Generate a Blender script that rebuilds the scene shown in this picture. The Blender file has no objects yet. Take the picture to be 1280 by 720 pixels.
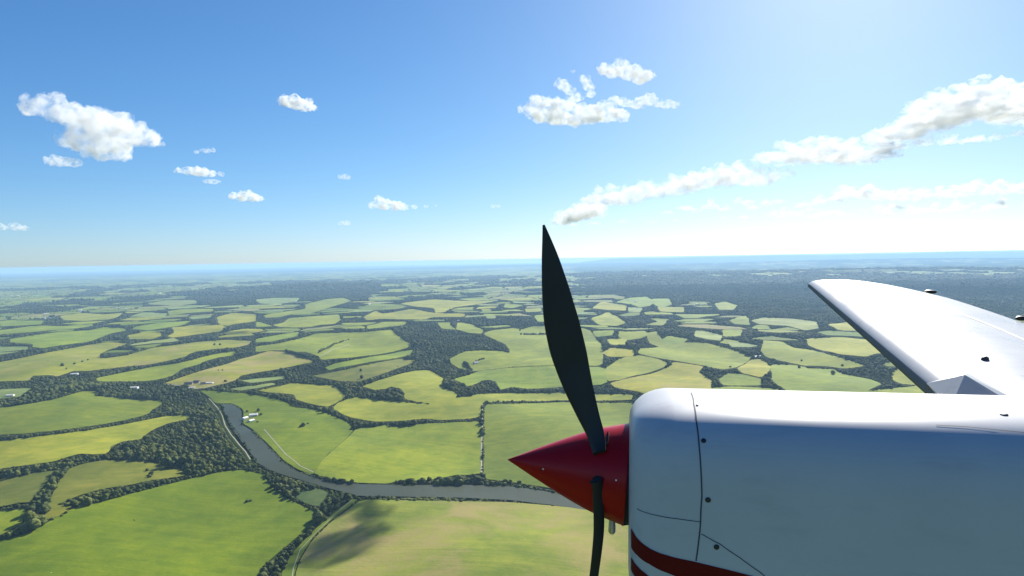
import bpy, bmesh, math, random
import numpy as np
from mathutils import Vector, Matrix, noise
from mathutils.geometry import delaunay_2d_cdt
random.seed(7); rng = np.random.default_rng(7)
S = bpy.context.scene
COL = S.collection
R = math.radians

# ------------------------------------------------------------------ camera
F_PX = 834.0
HCAM = 400.0
PITCH = math.atan(36.0 / F_PX)
ROLL = R(-1.0)
cam_rot = Matrix.Rotation(R(90) - PITCH, 3, 'X') @ Matrix.Rotation(ROLL, 3, 'Z')
frame_rot = Matrix.Rotation(R(90), 3, 'X') @ Matrix.Rotation(ROLL, 3, 'Z')
cd = bpy.data.cameras.new('camera')
cam = bpy.data.objects.new('camera', cd); COL.objects.link(cam)
cd.sensor_width = 36; cd.lens = 36 * F_PX / 1280
cd.clip_start = 0.05; cd.clip_end = 200000
cam.matrix_world = Matrix.Translation((0, 0, HCAM)) @ cam_rot.to_4x4()
S.camera = cam
CR = np.array(cam_rot)

def ray(x, y):
    return cam_rot @ Vector(((x - 640) / F_PX, -(y - 360) / F_PX, -1))

def project(P):
    """ground points (n,3) -> photo pixels (n,2), depth"""
    L = (np.asarray(P, float) - np.array([0, 0, HCAM])) @ CR
    d = -L[:, 2]
    dd = np.where(d > 1, d, 1)
    return np.stack([640 + F_PX * L[:, 0] / dd, 360 - F_PX * L[:, 1] / dd], 1), d

# ------------------------------------------------------------------ terrain
def terrain(x, y):
    x = np.asarray(x, float); y = np.asarray(y, float)
    d = np.hypot(x, y)
    fade = np.clip(1 - (d - 2500) / 4500, 0, 1) * np.clip((d - 200) / 600, 0, 1)
    h = 10.0 * np.sin(x / 173 + 0.7 * np.sin(y / 260)) * np.cos(y / 231 + 1.1)
    h += 6.5 * np.sin(x / 97 + y / 140 + 2.0) + 2.0 * np.sin(y / 61 - x / 83)
    h = h * fade
    # low wooded hills to the right and a far ridge
    def hill(cx, cy, sx, sy, a, hh):
        c, s = math.cos(a), math.sin(a)
        u = (x - cx) * c + (y - cy) * s; v = -(x - cx) * s + (y - cy) * c
        return hh * np.exp(-(u / sx) ** 2 - (v / sy) ** 2)
    h = h + hill(6500, 12500, 5200, 1700, 0.05, 95) + hill(2500, 15000, 2500, 1300, 0.1, 60)
    h = h + hill(-2900, 10300, 1500, 900, 0.1, 60)
    h = h + hill(14000, 26000, 9000, 2600, -0.1, 170) + hill(2500, 34000, 9000, 3000, 0.05, 120)
    ridge = 330 * np.clip((x - 4200) / 3000, 0, 1) ** 0.6 * np.exp(-((y - 45000) / 3500) ** 2)
    h = h + ridge * (1 + 0.05 * np.sin(x / 2100) + 0.04 * np.sin(x / 900))
    return h

def th(x, y): return float(terrain(x, y))

def ground_at(px, py):
    r = ray(px, py)
    if r.z > -1e-4: r.z = -1e-4
    z = 0.0
    for _ in range(12):
        t = (HCAM - z) / -r.z
        z = 0.5 * z + 0.5 * th(r.x * t, r.y * t)
    t = (HCAM - z) / -r.z
    return (r.x * t, r.y * t)

# ------------------------------------------------------------------ helpers
def link(o, parent=None):
    COL.objects.link(o)
    if parent is not None: o.parent = parent
    return o

def tag(o, label=None, cat=None, group=None, kind=None):
    if label: o['label'] = label
    if cat: o['category'] = cat
    if group: o['group'] = group
    if kind: o['kind'] = kind
    return o

def mesh_obj(name, verts, faces, mat, parent=None, smooth=False):
    me = bpy.data.meshes.new(name)
    me.from_pydata([tuple(v) for v in verts], [], faces)
    me.materials.append(mat)
    if smooth: me.polygons.foreach_set('use_smooth', [True] * len(me.polygons))
    me.update()
    return link(bpy.data.objects.new(name, me), parent)

def bm_obj(name, bm, mat, parent=None, smooth=False):
    me = bpy.data.meshes.new(name)
    bmesh.ops.recalc_face_normals(bm, faces=bm.faces)
    bm.to_mesh(me); bm.free()
    me.materials.append(mat)
    if smooth: me.polygons.foreach_set('use_smooth', [True] * len(me.polygons))
    return link(bpy.data.objects.new(name, me), parent)

def empty(name, loc=(0, 0, 0), rz=0.0):
    o = bpy.data.objects.new(name, None); COL.objects.link(o)
    o.location = loc; o.rotation_euler = (0, 0, rz)
    o.empty_display_size = 1
    return o

# ------------------------------------------------------------------ materials
class NT:
    def __init__(s, name):
        s.m = bpy.data.materials.new(name); s.m.use_nodes = True
        s.t = s.m.node_tree; s.n = s.t.nodes; s.l = s.t.links
        s.b = s.n.get('Principled BSDF'); s.out = s.n.get('Material Output')
    def add(s, typ, ins=None, **kw):
        nd = s.n.new(typ)
        for k, v in kw.items(): setattr(nd, k, v)
        for k, v in (ins or {}).items():
            if isinstance(v, bpy.types.NodeSocket): s.l.new(v, nd.inputs[k])
            else: nd.inputs[k].default_value = v
        return nd
    def math(s, op, a, b=0.0, c=None):
        ins = {0: a, 1: b}
        if c is not None: ins[2] = c
        return s.add('ShaderNodeMath', ins, operation=op).outputs[0]
    def mix(s, f, a, b, blend='MIX'):
        nd = s.n.new('ShaderNodeMix'); nd.data_type = 'RGBA'; nd.blend_type = blend
        for i, v in ((0, f), (6, a), (7, b)):
            if isinstance(v, bpy.types.NodeSocket): s.l.new(v, nd.inputs[i])
            else: nd.inputs[i].default_value = v if i == 0 else (*v, 1)
        return nd.outputs[2]
    def ramp(s, f, lo, hi):
        return s.add('ShaderNodeMapRange', {0: f, 1: lo, 2: hi, 3: 0.0, 4: 1.0}, interpolation_type='SMOOTHSTEP').outputs[0]
    def noise(s, vec, scale, detail=4, rough=0.55, dist=0.0):
        return s.add('ShaderNodeTexNoise', {'Vector': vec, 'Scale': scale, 'Detail': detail, 'Roughness': rough, 'Distortion': dist}).outputs[0]
    def set(s, **kw):
        for k, v in kw.items():
            k = k.replace('_', ' ')
            if isinstance(v, bpy.types.NodeSocket): s.l.new(v, s.b.inputs[k])
            else: s.b.inputs[k].default_value = v
        return s

def simple(name, col, rough=0.6, metal=0.0, spec=0.5, coat=0.0, vary=0.06, scale=3.0):
    k = NT(name)
    co = k.add('ShaderNodeTexCoord').outputs['Object']
    n = k.noise(co, scale, 5)
    c = k.mix(n, tuple(v * (1 - vary) for v in col), tuple(min(1, v * (1 + vary)) for v in col))
    k.set(Base_Color=c, Roughness=rough, Metallic=metal, Specular_IOR_Level=spec, Coat_Weight=coat, Coat_Roughness=0.08)
    return k.m

# pasture / crop: base colour comes from the field, dryness and mowing marks from world-space noise
def grass_material():
    k = NT('pasture')
    pos = k.add('ShaderNodeNewGeometry').outputs['Position']
    col = k.add('ShaderNodeVertexColor', layer_name='tint').outputs['Color']
    dry = k.add('ShaderNodeAttribute', attribute_name='dry').outputs['Fac']
    ang = k.add('ShaderNodeAttribute', attribute_name='lay').outputs['Fac']
    big = k.noise(pos, 0.0065, 5, 0.62, 0.6)
    mid = k.noise(pos, 0.028, 4, 0.65, 0.3)
    fine = k.noise(pos, 0.16, 5, 0.7)
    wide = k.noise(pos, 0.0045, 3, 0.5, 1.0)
    rot = k.add('ShaderNodeVectorRotate', {'Vector': pos, 'Angle': ang}, rotation_type='Z_AXIS').outputs[0]
    sx = k.add('ShaderNodeMapping', {'Vector': rot, 'Scale': (0.004, 0.085, 0)}).outputs[0]
    streak = k.noise(sx, 1.0, 3, 0.6, 0.15)
    sx2 = k.add('ShaderNodeMapping', {'Vector': rot, 'Scale': (0.006, 0.30, 0)}).outputs[0]
    fs = k.noise(sx2, 1.0, 2, 0.5)
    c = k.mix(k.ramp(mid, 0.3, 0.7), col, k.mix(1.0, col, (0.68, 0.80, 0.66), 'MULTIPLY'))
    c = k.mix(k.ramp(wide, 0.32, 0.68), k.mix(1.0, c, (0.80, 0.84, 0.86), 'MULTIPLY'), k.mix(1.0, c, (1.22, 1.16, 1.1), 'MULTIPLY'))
    c = k.mix(k.math('MULTIPLY', k.ramp(streak, 0.35, 0.72), 0.75), c, k.mix(1.0, c, (1.3, 1.17, 1.15), 'MULTIPLY'))
    c = k.mix(k.math('MULTIPLY', k.ramp(fs, 0.4, 0.7), 0.3), c, k.mix(1.0, c, (0.8, 0.84, 0.8), 'MULTIPLY'))
    thr = k.math('SUBTRACT', 0.86, k.math('MULTIPLY', dry, 0.62))
    df = k.add('ShaderNodeMapRange', {0: k.math('ADD', k.math('MULTIPLY', big, 0.75), k.math('MULTIPLY', mid, 0.25)), 1: thr, 2: k.math('ADD', thr, 0.2), 3: 0.0, 4: 1.0}, interpolation_type='SMOOTHSTEP').outputs[0]
    tan = k.mix(fine, (0.225, 0.185, 0.062), (0.30, 0.235, 0.10))
    c = k.mix(k.math('MULTIPLY', df, 0.8), c, tan)
    c = k.mix(k.math('MULTIPLY', k.ramp(fine, 0.35, 0.75), 0.35), c, k.mix(1.0, c, (0.72, 0.78, 0.7), 'MULTIPLY'))
    bmp = k.add('ShaderNodeBump', {'Strength': 0.5, 'Distance': 1.2, 'Height': k.math('ADD', fine, k.math('MULTIPLY', fs, 0.5))}).outputs[0]
    k.set(Base_Color=c, Roughness=0.95, Specular_IOR_Level=0.08, Normal=bmp)
    return k.m
PASTURE = grass_material()

def scrub_material():
    k = NT('rough_ground')
    pos = k.add('ShaderNodeNewGeometry').outputs['Position']
    a = k.noise(pos, 0.05, 6, 0.7, 0.4); b = k.noise(pos, 0.0011, 5, 0.6)
    c = k.mix(a, (0.022, 0.036, 0.012), (0.052, 0.076, 0.022))
    c = k.mix(k.math('MULTIPLY', k.ramp(b, 0.4, 0.7), 0.5), c, (0.06, 0.075, 0.03))
    bmp = k.add('ShaderNodeBump', {'Strength': 0.8, 'Distance': 4.0, 'Height': a}).outputs[0]
    k.set(Base_Color=c, Roughness=1.0, Specular_IOR_Level=0.0, Normal=bmp)
    return k.m
SCRUB = scrub_material()

def water_material():
    k = NT('river_water')
    pos = k.add('ShaderNodeNewGeometry').outputs['Position']
    n = k.noise(pos, 0.25, 5, 0.6); m = k.noise(pos, 0.012, 3)
    c = k.mix(m, (0.036, 0.044, 0.028), (0.060, 0.068, 0.042))
    bmp = k.add('ShaderNodeBump', {'Strength': 0.25, 'Distance': 0.4, 'Height': n}).outputs[0]
    k.set(Base_Color=c, Roughness=0.42, Specular_IOR_Level=0.05, Normal=bmp)
    return k.m
WATER = water_material()

def foliage_material(name, lo, hi):
    k = NT(name)
    info = k.add('ShaderNodeObjectInfo').outputs['Random']
    pos = k.add('ShaderNodeNewGeometry').outputs['Position']
    n = k.noise(pos, 0.35, 3, 0.6)
    big = k.noise(pos, 0.009, 3, 0.6)
    f = k.math('ADD', k.math('MULTIPLY', n, 0.5), k.math('MULTIPLY', info, 0.5))
    c = k.mix(f, lo, hi)
    c = k.mix(k.ramp(big, 0.42, 0.62), c, k.mix(1.0, c, (1.9, 1.65, 1.2), 'MULTIPLY'))
    k.set(Base_Color=c, Roughness=0.85, Specular_IOR_Level=0.12)
    return k.m
LEAF = foliage_material('foliage', (0.018, 0.032, 0.008), (0.080, 0.102, 0.022))
BARK = simple('bark', (0.09, 0.07, 0.05), 0.9)
TRACK = simple('gravel_track', (0.24, 0.23, 0.16), 0.95, vary=0.2, scale=0.3)

# ------------------------------------------------------------------ traced fields (photo pixels, turned into real ground positions)
GRN = (0.160, 0.200, 0.012); LUSH = (0.104, 0.152, 0.006); YEL = (0.212, 0.222, 0.018); OLV = (0.128, 0.140, 0.018)
MID = (0.118, 0.158, 0.012); TAN = (0.185, 0.180, 0.058); PALE = (0.165, 0.205, 0.062)
FIELDS = [
 # polygon, tint, dryness, label (None: part of the open farmland)
 ([(-60,690),(0,678),(40,667),(60,655),(90,638),(130,629),(165,619),(200,610),(240,600),(275,592),(300,589),(328,595),(337,608),(350,620),(372,632),(396,643),(395,655),(372,672),(345,695),(325,712),(318,790),(-60,790)], LUSH, 0.18, 'large bright green pasture filling the lower left corner'),
 ([(87,587),(107,581),(130,577),(162,577),(197,580),(210,586),(232,589),(231,596),(215,598),(185,602),(165,607),(130,612),(100,620),(72,632),(92,635),(70,648),(55,652),(58,640),(66,620),(75,602)], OLV, 0.35, 'olive green field enclosed by hedges below the plantation'),
 ([(-60,612),(0,601),(25,597),(50,592),(69,590),(60,602),(48,616),(38,629),(22,630),(0,635),(-60,645)], OLV, 0.3, 'small olive field at the left edge under the thick hedge'),
 ([(-60,655),(0,641),(37,638),(32,648),(24,658),(0,671),(-60,690)], GRN, 0.2, 'little green corner field at the far left'),
 ([(-60,562),(0,553),(50,547),(107,540),(150,533),(175,528),(204,522),(235,520),(238,524),(210,530),(195,536),(186,541),(176,550),(152,553),(140,559),(134,568),(118,569),(100,568),(85,572),(67,578),(37,582),(0,587),(-60,597)], YEL, 0.3, 'long yellow green field tapering into the plantation'),
 ([(-60,525),(0,511),(44,505),(70,500),(90,494),(104,490),(122,490),(117,496),(132,497),(160,500),(203,502),(202,506),(192,512),(186,518),(160,525),(130,531),(95,536),(60,540),(30,543),(0,544),(-60,550)], MID, 0.25, 'domed green field left of the plantation, lighter along its top'),
 ([(-60,495),(0,488),(41,486),(31,492),(28,496),(0,499),(-60,505)], PALE, 0.3, None),
 ([(-60,468),(0,454),(21,450),(44,445),(70,440),(87,437),(112,432),(135,429),(160,430),(146,434),(133,438),(125,443),(125,448),(134,449),(160,445),(191,436),(222,432),(252,428),(285,426),(314,427),(310,431),(297,434),(270,436),(247,439),(237,442),(231,446),(210,451),(185,456),(160,458),(125,462),(110,464),(91,464),(71,471),(62,469),(41,470),(37,476),(0,477),(-60,480)], YEL, 0.62, 'broad tan and green hillside field at upper left with a few lone trees'),
 ([(120,474),(160,466),(191,460),(230,454),(256,447),(279,442),(296,440),(292,444),(272,447),(258,451),(247,456),(228,461),(222,465),(216,470),(191,476),(160,477),(122,477)], GRN, 0.4, 'narrow green field between two dark tree belts at left'),
 ([(206,480),(230,472),(255,464),(285,456),(301,450),(320,445),(336,440),(357,441),(374,446),(392,453),(374,456),(351,461),(320,466),(300,470),(296,475),(280,480),(262,484),(245,487),(235,482),(222,481)], YEL, 0.72, 'dry tan field behind the farm buildings'),
 ([(320,434),(351,430),(376,424),(395,418),(425,417),(457,416),(480,414),(489,413),(495,419),(505,427),(515,432),(505,436),(480,442),(465,444),(440,447),(402,450),(398,445),(382,440),(372,440),(358,438),(340,438),(320,440)], GRN, 0.45, 'green and tan field left of the big wood'),
 ([(407,460),(424,454),(450,450),(480,445),(500,441),(517,438),(514,443),(495,448),(480,450),(460,453),(440,457),(422,460),(411,463)], GRN, 0.3, None),
 ([(391,471),(415,467),(430,464),(451,459),(480,453),(500,450),(519,451),(510,456),(496,461),(480,467),(462,473),(450,477),(427,477),(417,475),(400,472)], OLV, 0.4, None),
 ([(452,484),(470,478),(480,475),(496,470),(517,465),(536,464),(546,469),(555,475),(552,480),(556,487),(566,490),(571,494),(569,499),(586,497),(598,494),(640,493),(700,492),(790,496),(790,501),(700,501),(640,502),(615,504),(606,502),(601,508),(601,521),(590,524),(570,525),(550,526),(532,524),(500,527),(470,528),(457,526),(440,523),(429,519),(416,511),(423,505),(435,500),(445,498),(470,501),(490,502),(520,506),(530,506),(505,499),(503,487),(490,484),(480,487),(468,488)], YEL, 0.36, 'large light green field in the middle, rounded against the wood'),
 ([(568,475),(586,470),(600,465),(640,461),(690,459),(755,461),(757,480),(692,485),(660,487),(640,484),(625,488),(621,478),(612,475),(603,476),(591,482),(584,483),(578,479)], GRN, 0.25, 'green field left of the upper propeller blade'),
 ([(562,450),(580,441),(600,439),(624,440),(636,442),(638,438),(633,431),(625,427),(607,419),(605,417),(615,414),(642,411),(652,413),(665,409),(690,408),(735,412),(750,432),(752,457),(690,457),(640,459),(605,463),(595,464),(580,462),(573,460),(564,454)], GRN, 0.42, 'sloping green field right of the big wood'),
 ([(605,507),(640,506),(700,504),(800,505),(800,640),(760,628),(720,618),(680,610),(640,604),(605,600),(604.5,560)], MID, 0.3, 'flat green field behind the tip of the red spinner'),
 ([(392,594),(405,575),(420,562),(437,547),(446,537),(480,533),(500,535),(530,531),(560,530),(601,528),(602,560),(601.5,593),(585,595),(570,595),(545,600),(532,602),(510,602),(495,603),(485,606),(450,605),(420,601)], GRN, 0.25, 'rectangular light green field on the far bank of the river'),
 ([(250,489),(280,491),(307,493),(343,499),(360,506),(364,510),(390,513),(413,520),(432,529),(442,537),(436,546),(419,561),(404,574),(392,595),(373,588.5),(356,577.5),(344,564.5),(331,551.5),(317,538),(305,531),(305,513),(291,505),(270,505),(262,497)], LUSH, 0.2, 'green pasture beside the white riverside houses'),
 ([(322,489),(351,484),(366,480),(389,482),(417,483),(424,487),(432,495),(429,499),(411,509),(400,508),(382,504),(370,500),(368,494),(351,492),(335,491)], YEL, 0.35, 'yellow green field above the riverside pasture'),
 ([(285,487),(320,483),(340,480),(345,481),(322,486),(300,489)], PALE, 0.3, None),
 ([(300,477),(330,474),(355,471),(358,473),(340,476),(315,479)], PALE, 0.4, None),
 ([(452,627),(520,628),(640,630),(700,635),(790,649),(900,690),(900,790),(365,790),(370,720),(376,702),(391,678),(413,656),(429,644)], (0.168,0.188,0.024), 0.70, 'dry brown and yellow field below the river'),
 ([(448,626),(427,642),(411,654),(389,676),(373,702),(367,722),(362,790),(345,790),(352,720),(365,695),(390,668),(412,648),(440,627)], MID, 0.1, 'green grass verge along the dry field'),
 ([(376,618),(395,612),(410,618),(405,626),(398,635),(385,632),(370,624)], (0.06,0.095,0.03), 0.1, 'dark rough meadow at the bend of the river'),
 ([(12,425),(37,421),(75,416),(112,414),(132,410),(154,411),(158,413),(137,417),(125,422),(112,427),(75,432),(54,435),(41,434),(42,430),(12,428)], GRN, 0.35, None),
 ([(-60,440),(0,434),(35,434),(34,437),(0,440),(-60,446)], PALE, 0.2, None),
 ([(-60,424),(0,414),(37,409),(55,408),(75,409),(118,406),(117,407),(90,411),(60,413),(40,415),(25,416),(0,418),(-60,428)], GRN, 0.3, None),
 ([(75,396),(100,392),(130,394),(155,392),(147,396),(137,399),(106,401),(81,400)], YEL, 0.4, None),
 ([(0,402),(35,402),(55,402),(54,405),(20,407),(0,408)], GRN, 0.4, None),
 ([(162,396),(180,391),(210,393),(205,395),(185,396)], PALE, 0.2, None),
 ([(172,409),(204,404),(240,402),(229,406),(205,410),(185,413),(165,411)], GRN, 0.3, None),
 ([(160,420),(179,417),(202,417),(201,420),(190,424),(160,424)], YEL, 0.4, None),
 ([(215,410),(235,409),(276,407),(282,409),(276,414),(254,417),(225,421),(215,422),(210,421),(219,416)], YEL, 0.5, None),
 ([(272,397),(291,392),(320,394),(320,401),(310,403),(292,405),(285,407),(276,406),(272,402)], YEL, 0.35, None),
 ([(210,390),(230,387),(267,387),(266,389),(235,391),(212,394)], GRN, 0.2, None),
 ([(236,397),(266,395),(262,397),(240,399)], PALE, 0.2, None),
 ([(182,380),(210,376),(245,376),(246,379),(220,382)], PALE, 0.2, None),
 ([(361,399),(395,396),(424,394),(426,400),(417,405),(400,406),(387,409),(351,409),(341,407),(355,404)], YEL, 0.5, None),
 ([(320,403),(326,404),(341,408),(320,409)], GRN, 0.3, None),
 ([(320,425),(345,420),(374,416),(374,419),(364,422),(339,427),(320,428)], GRN, 0.3, None),
 ([(382,381),(407,375),(429,373),(439,376),(415,383),(406,386),(390,391),(367,392),(350,396),(332,397),(330,395),(352,391),(382,387)], GRN, 0.3, None),
 ([(320,375),(345,373),(376,373),(370,377),(345,380),(325,379)], PALE, 0.2, None),
 ([(459,408),(480,403),(509,403),(505,406),(480,409),(459,411)], GRN, 0.3, None),
 ([(459,400),(455,397),(470,389),(480,393),(515,387),(542,392),(582,393),(580,396),(542,396),(530,399),(501,399),(480,398)], YEL, 0.4, None),
 ([(572,404),(580,404),(591,407),(604,414),(602,417),(586,416),(571,412)], GRN, 0.4, None),
 ([(547,404),(563,404),(562,407),(570,412),(553,411)], GRN, 0.2, None),
 ([(500,380),(542,375),(575,377),(620,377),(590,381),(567,384),(555,390),(545,391),(543,385),(520,383)], YEL, 0.3, None),
 ([(602,387),(614,387),(614,389),(605,390)], GRN, 0.3, None),
 ([(608,396),(620,396),(619,398),(609,398)], PALE, 0.3, None),
 ([(631,380),(654,382),(640,385),(630,384)], GRN, 0.3, None),
 ([(656,387),(676,386),(678,389),(658,390)], YEL, 0.3, None),
 ([(668,395),(685,394),(700,397),(690,403),(672,402)], GRN, 0.3, None),
 ([(741,399),(760,392),(769,397),(780,404),(770,406),(751,405)], YEL, 0.3, None),
 ([(742,416),(767,415),(765,418),(745,420)], GRN, 0.3, None),
 ([(775,416),(790,417),(806,416),(807,419),(799,422),(784,424),(776,421)], GRN, 0.3, None),
 ([(760,426),(782,425),(781,430),(765,430)], YEL, 0.3, None),
 ([(811,417),(819,416),(822,422),(827,429),(840,431),(878,431),(862,433),(830,434),(815,429),(812,423)], GRN, 0.3, None),
 ([(828,427),(835,422),(858,425),(850,430),(835,430)], GRN, 0.2, None),
 ([(800,438),(827,436),(862,434),(881,431),(900,436),(920,441),(936,447),(933,451),(918,459),(905,461),(880,456),(846,450),(815,445),(800,441)], GRN, 0.25, 'wide green field above the front of the white engine cowling'),
 ([(755,442),(765,437),(790,439),(790,444),(777,445),(762,445)], YEL, 0.2, None),
 ([(760,461),(775,451),(790,447),(800,447),(817,450),(832,455),(827,459),(810,465),(790,469),(775,474),(762,477)], YEL, 0.2, 'small bright green field ringed by hedges right of the propeller'),
 ([(765,481),(784,476),(815,470),(838,461),(842,455),(878,460),(870,466),(881,474),(889,479),(887,482),(890,500),(800,500),(808,491),(771,484)], YEL, 0.6, 'green field with a brown strip just above the cowling'),
 ([(924,462),(940,452),(947,451),(957,456),(961,460),(957,467),(951,471),(930,466)], YEL, 0.3, None),
 ([(900,476),(911,469),(924,470),(950,476),(952,481),(905,481)], GRN, 0.3, None),
 ([(892,487),(917,486),(967,488),(975,490),(975,497),(892,497)], GRN, 0.3, None),
 ([(955,427),(975,429),(990,437),(1015,440),(1035,446),(1060,453),(1078,458),(1057,460),(1035,457),(1005,456),(986,452),(960,446),(953,438)], GRN, 0.3, None),
 ([(966,457),(992,459),(1010,463),(1040,464),(1053,470),(1087,477),(1100,481),(1085,487),(1078,494),(992,494),(980,484),(972,480),(966,473)], GRN, 0.4, 'green field seen between the cowling and the wing'),
 ([(1116,466),(1130,461),(1200,475),(1200,479),(1130,480),(1119,476)], YEL, 0.4, None),
 ([(1120,488),(1155,483),(1220,485),(1220,497),(1084,497),(1084,492)], GRN, 0.3, None),
 ([(1008,426),(1050,424),(1082,427),(1130,432),(1130,445),(1099,440),(1082,445),(1051,442),(1028,437),(1012,431)], YEL, 0.4, None),
 ([(1036,407),(1068,404),(1100,406),(1100,413),(1050,412)], YEL, 0.3, None),
 ([(941,402),(955,399),(992,401),(1019,404),(1022,410),(1007,412),(986,406),(950,404)], PALE, 0.3, None),
 ([(914,402),(932,396),(936,406),(920,404)], GRN, 0.3, None),
 ([(904,414),(927,414),(925,419),(906,420)], GRN, 0.2, None),
 ([(880,416),(901,421),(900,425),(885,423),(870,420),(871,415)], PALE, 0.3, None),
 ([(772,378),(790,374),(807,373),(816,377),(812,381),(800,383),(790,379)], GRN, 0.3, None),
 ([(742,385),(752,379),(782,384),(782,387),(760,386)], YEL, 0.3, None),
 ([(809,406),(827,406),(834,400),(814,399),(826,403)], GRN, 0.2, None),
 ([(822,386),(855,386),(855,389),(826,388)], YEL, 0.2, None),
 ([(785,386),(803,387),(800,389),(786,388)], PALE, 0.2, None),
 ([(817,375),(835,375),(838,380),(826,384),(820,380)], GRN, 0.2, None),
 ([(896,380),(905,379),(920,383),(915,386),(900,386)], GRN, 0.2, None),
]
def grow(poly):
    n = len(poly); A = sum(poly[i][0] * poly[(i+1) % n][1] - poly[(i+1) % n][0] * poly[i][1] for i in range(n)); sg = 1 if A > 0 else -1; out = []
    for i in range(n):
        (x0, y0), (x, y), (x1, y1) = poly[i-1], poly[i], poly[(i+1) % n]
        tx, ty = (x1 - x0), (y1 - y0) * 3; L = math.hypot(tx, ty) or 1
        k = 1.45 if (x > 738 and y < 500) else min(.5, max(0.3, (500 - y) / 45)); nx, ny = ty / L * sg, -tx / L * sg
        out.append((x + nx * 2.2 * k, y + ny * 1.35 * k))
    return out
FIELDS = [(grow(f[0]),) + tuple(f[1:]) for f in FIELDS]
RIVER = [(277,506),(290,506),(302,514),(302,532),(315,540),(330,554),(343,567),(355,580),(372,591),(392,599),(420,604),(450,607),(520,608),(600,608),(640,610),(690,617),(760,634),(810,652),(810,662),(760,648),(700,634),(640,627),(580,624),(520,623),(450,622),(430,617),(400,609),(370,600),(350,594),(335,588),(322,580),(312,566),(300,551),(290,536),(282,520)]
BND = [(-60,406),(70,406),(72,391),(160,389),(200,374),(450,371),(620,374),(700,374),(740,371),(840,371),(900,377),(940,394),(1010,399),(1220,400)]
ZONE = BND + [(1220,497),(890,500),(800,505),(800,650),(900,690),(900,790),(-60,790)]
WOODS = [[(720,352),(800,349),(1400,345),(1400,402),(1010,402),(940,397),(900,382),(840,373),(720,366)],
         [(250,377),(300,366),(340,360),(380,352),(440,355),(470,362),(465,374),(320,376),(290,383)]]

# pixel mask of what the traced zone holds (used only to decide where trees grow)
MS = 2.0; MX, MY = -80, 330
MW, MH = int((1320 - MX) * MS * 1), int((800 - MY) * MS)
def fill(mask, poly, val):
    P = [((x - MX) * MS, (y - MY) * MS) for x, y in poly]
    n = len(P)
    for row in range(max(0, int(min(p[1] for p in P))), min(MH, int(max(p[1] for p in P)) + 1)):
        yc = row + 0.5; xs = []
        for i in range(n):
            (x0, y0), (x1, y1) = P[i], P[(i + 1) % n]
            if (y0 <= yc) != (y1 <= yc):
                xs.append(x0 + (yc - y0) * (x1 - x0) / (y1 - y0))
        xs.sort()
        for a, b in zip(xs[::2], xs[1::2]):
            ia, ib = max(0, int(round(a))), min(MW, int(round(b)))
            if ib > ia: mask[row, ia:ib] = val
zone = np.zeros((MH, MW), np.int16); fill(zone, ZONE, 1)
cover = np.zeros((MH, MW), np.int16)
for i, f in enumerate(FIELDS): fill(cover, f[0], i + 1)
fill(cover, RIVER, 900)
fill(cover, [(258,497),(268,501),(275,508),(281,520),(286,533),(293,544),(302,555),(311,565),(316,577),(309,579),(302,568),(293,558),(284,547),(277,535),(273,524),(266,512),(257,503)], 901)
fill(cover, [(300,512),(325,514),(328,532),(316,540),(300,534)], 901)
woodm = np.zeros((MH, MW), np.int16)
for w in WOODS: fill(woodm, w, 1)
def look(mask, px):
    ix = ((px[:, 0] - MX) * MS).astype(int); iy = ((px[:, 1] - MY) * MS).astype(int)
    ok = (ix >= 0) & (ix < MW) & (iy >= 0) & (iy < MH)
    r = np.zeros(len(px), np.int16); r[ok] = mask[iy[ok], ix[ok]]
    return r

# ------------------------------------------------------------------ draped sheets
def add_attrs(me, tints, drys, lays):
    n = len(me.loops)
    ca = me.color_attributes.new('tint', 'FLOAT_COLOR', 'CORNER')
    arr = np.ones((n, 4), np.float32)
    fd = np.zeros(len(me.polygons), np.float32); fl = np.zeros(len(me.polygons), np.float32)
    for p in me.polygons:
        arr[p.loop_start:p.loop_start + p.loop_total, :3] = tints[p.index]
        fd[p.index] = drys[p.index]; fl[p.index] = lays[p.index]
    ca.data.foreach_set('color', arr.ravel())
    me.attributes.new('dry', 'FLOAT', 'FACE').data.foreach_set('value', fd)
    me.attributes.new('lay', 'FLOAT', 'FACE').data.foreach_set('value', fl)

def drape(poly_xy, lift, step=None):
    """polygon on the plan -> verts, faces following the terrain"""
    P = [Vector(p) for p in poly_xy]
    # densify outline
    xs = [p.x for p in P]; ys = [p.y for p in P]
    ext = max(max(xs) - min(xs), max(ys) - min(ys))
    step = step or max(12.0, ext / 55)
    out = []
    for i in range(len(P)):
        a, b = P[i], P[(i + 1) % len(P)]
        k = max(1, int((b - a).length / step))
        for j in range(k): out.append(a + (b - a) * (j / k))
    n = len(out)
    inner = []
    y = min(ys) + step / 2
    while y < max(ys):
        x = min(xs) + step / 2
        while x < max(xs):
            inner.append(Vector((x + random.uniform(-.2, .2) * step, y + random.uniform(-.2, .2) * step)))
            x += step
        y += step
    v, e, f, *_ = delaunay_2d_cdt(out + inner, [], [list(range(n))], 1, 1e-3)
    vs = [(p.x, p.y, th(p.x, p.y) + lift) for p in v]
    ff = []
    for t in f:
        a, b, c = (v[i] for i in t[:3])
        ff.append(tuple(t) if (b - a).cross(c - a) > 0 else tuple(reversed(t)))
    return vs, ff

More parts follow.
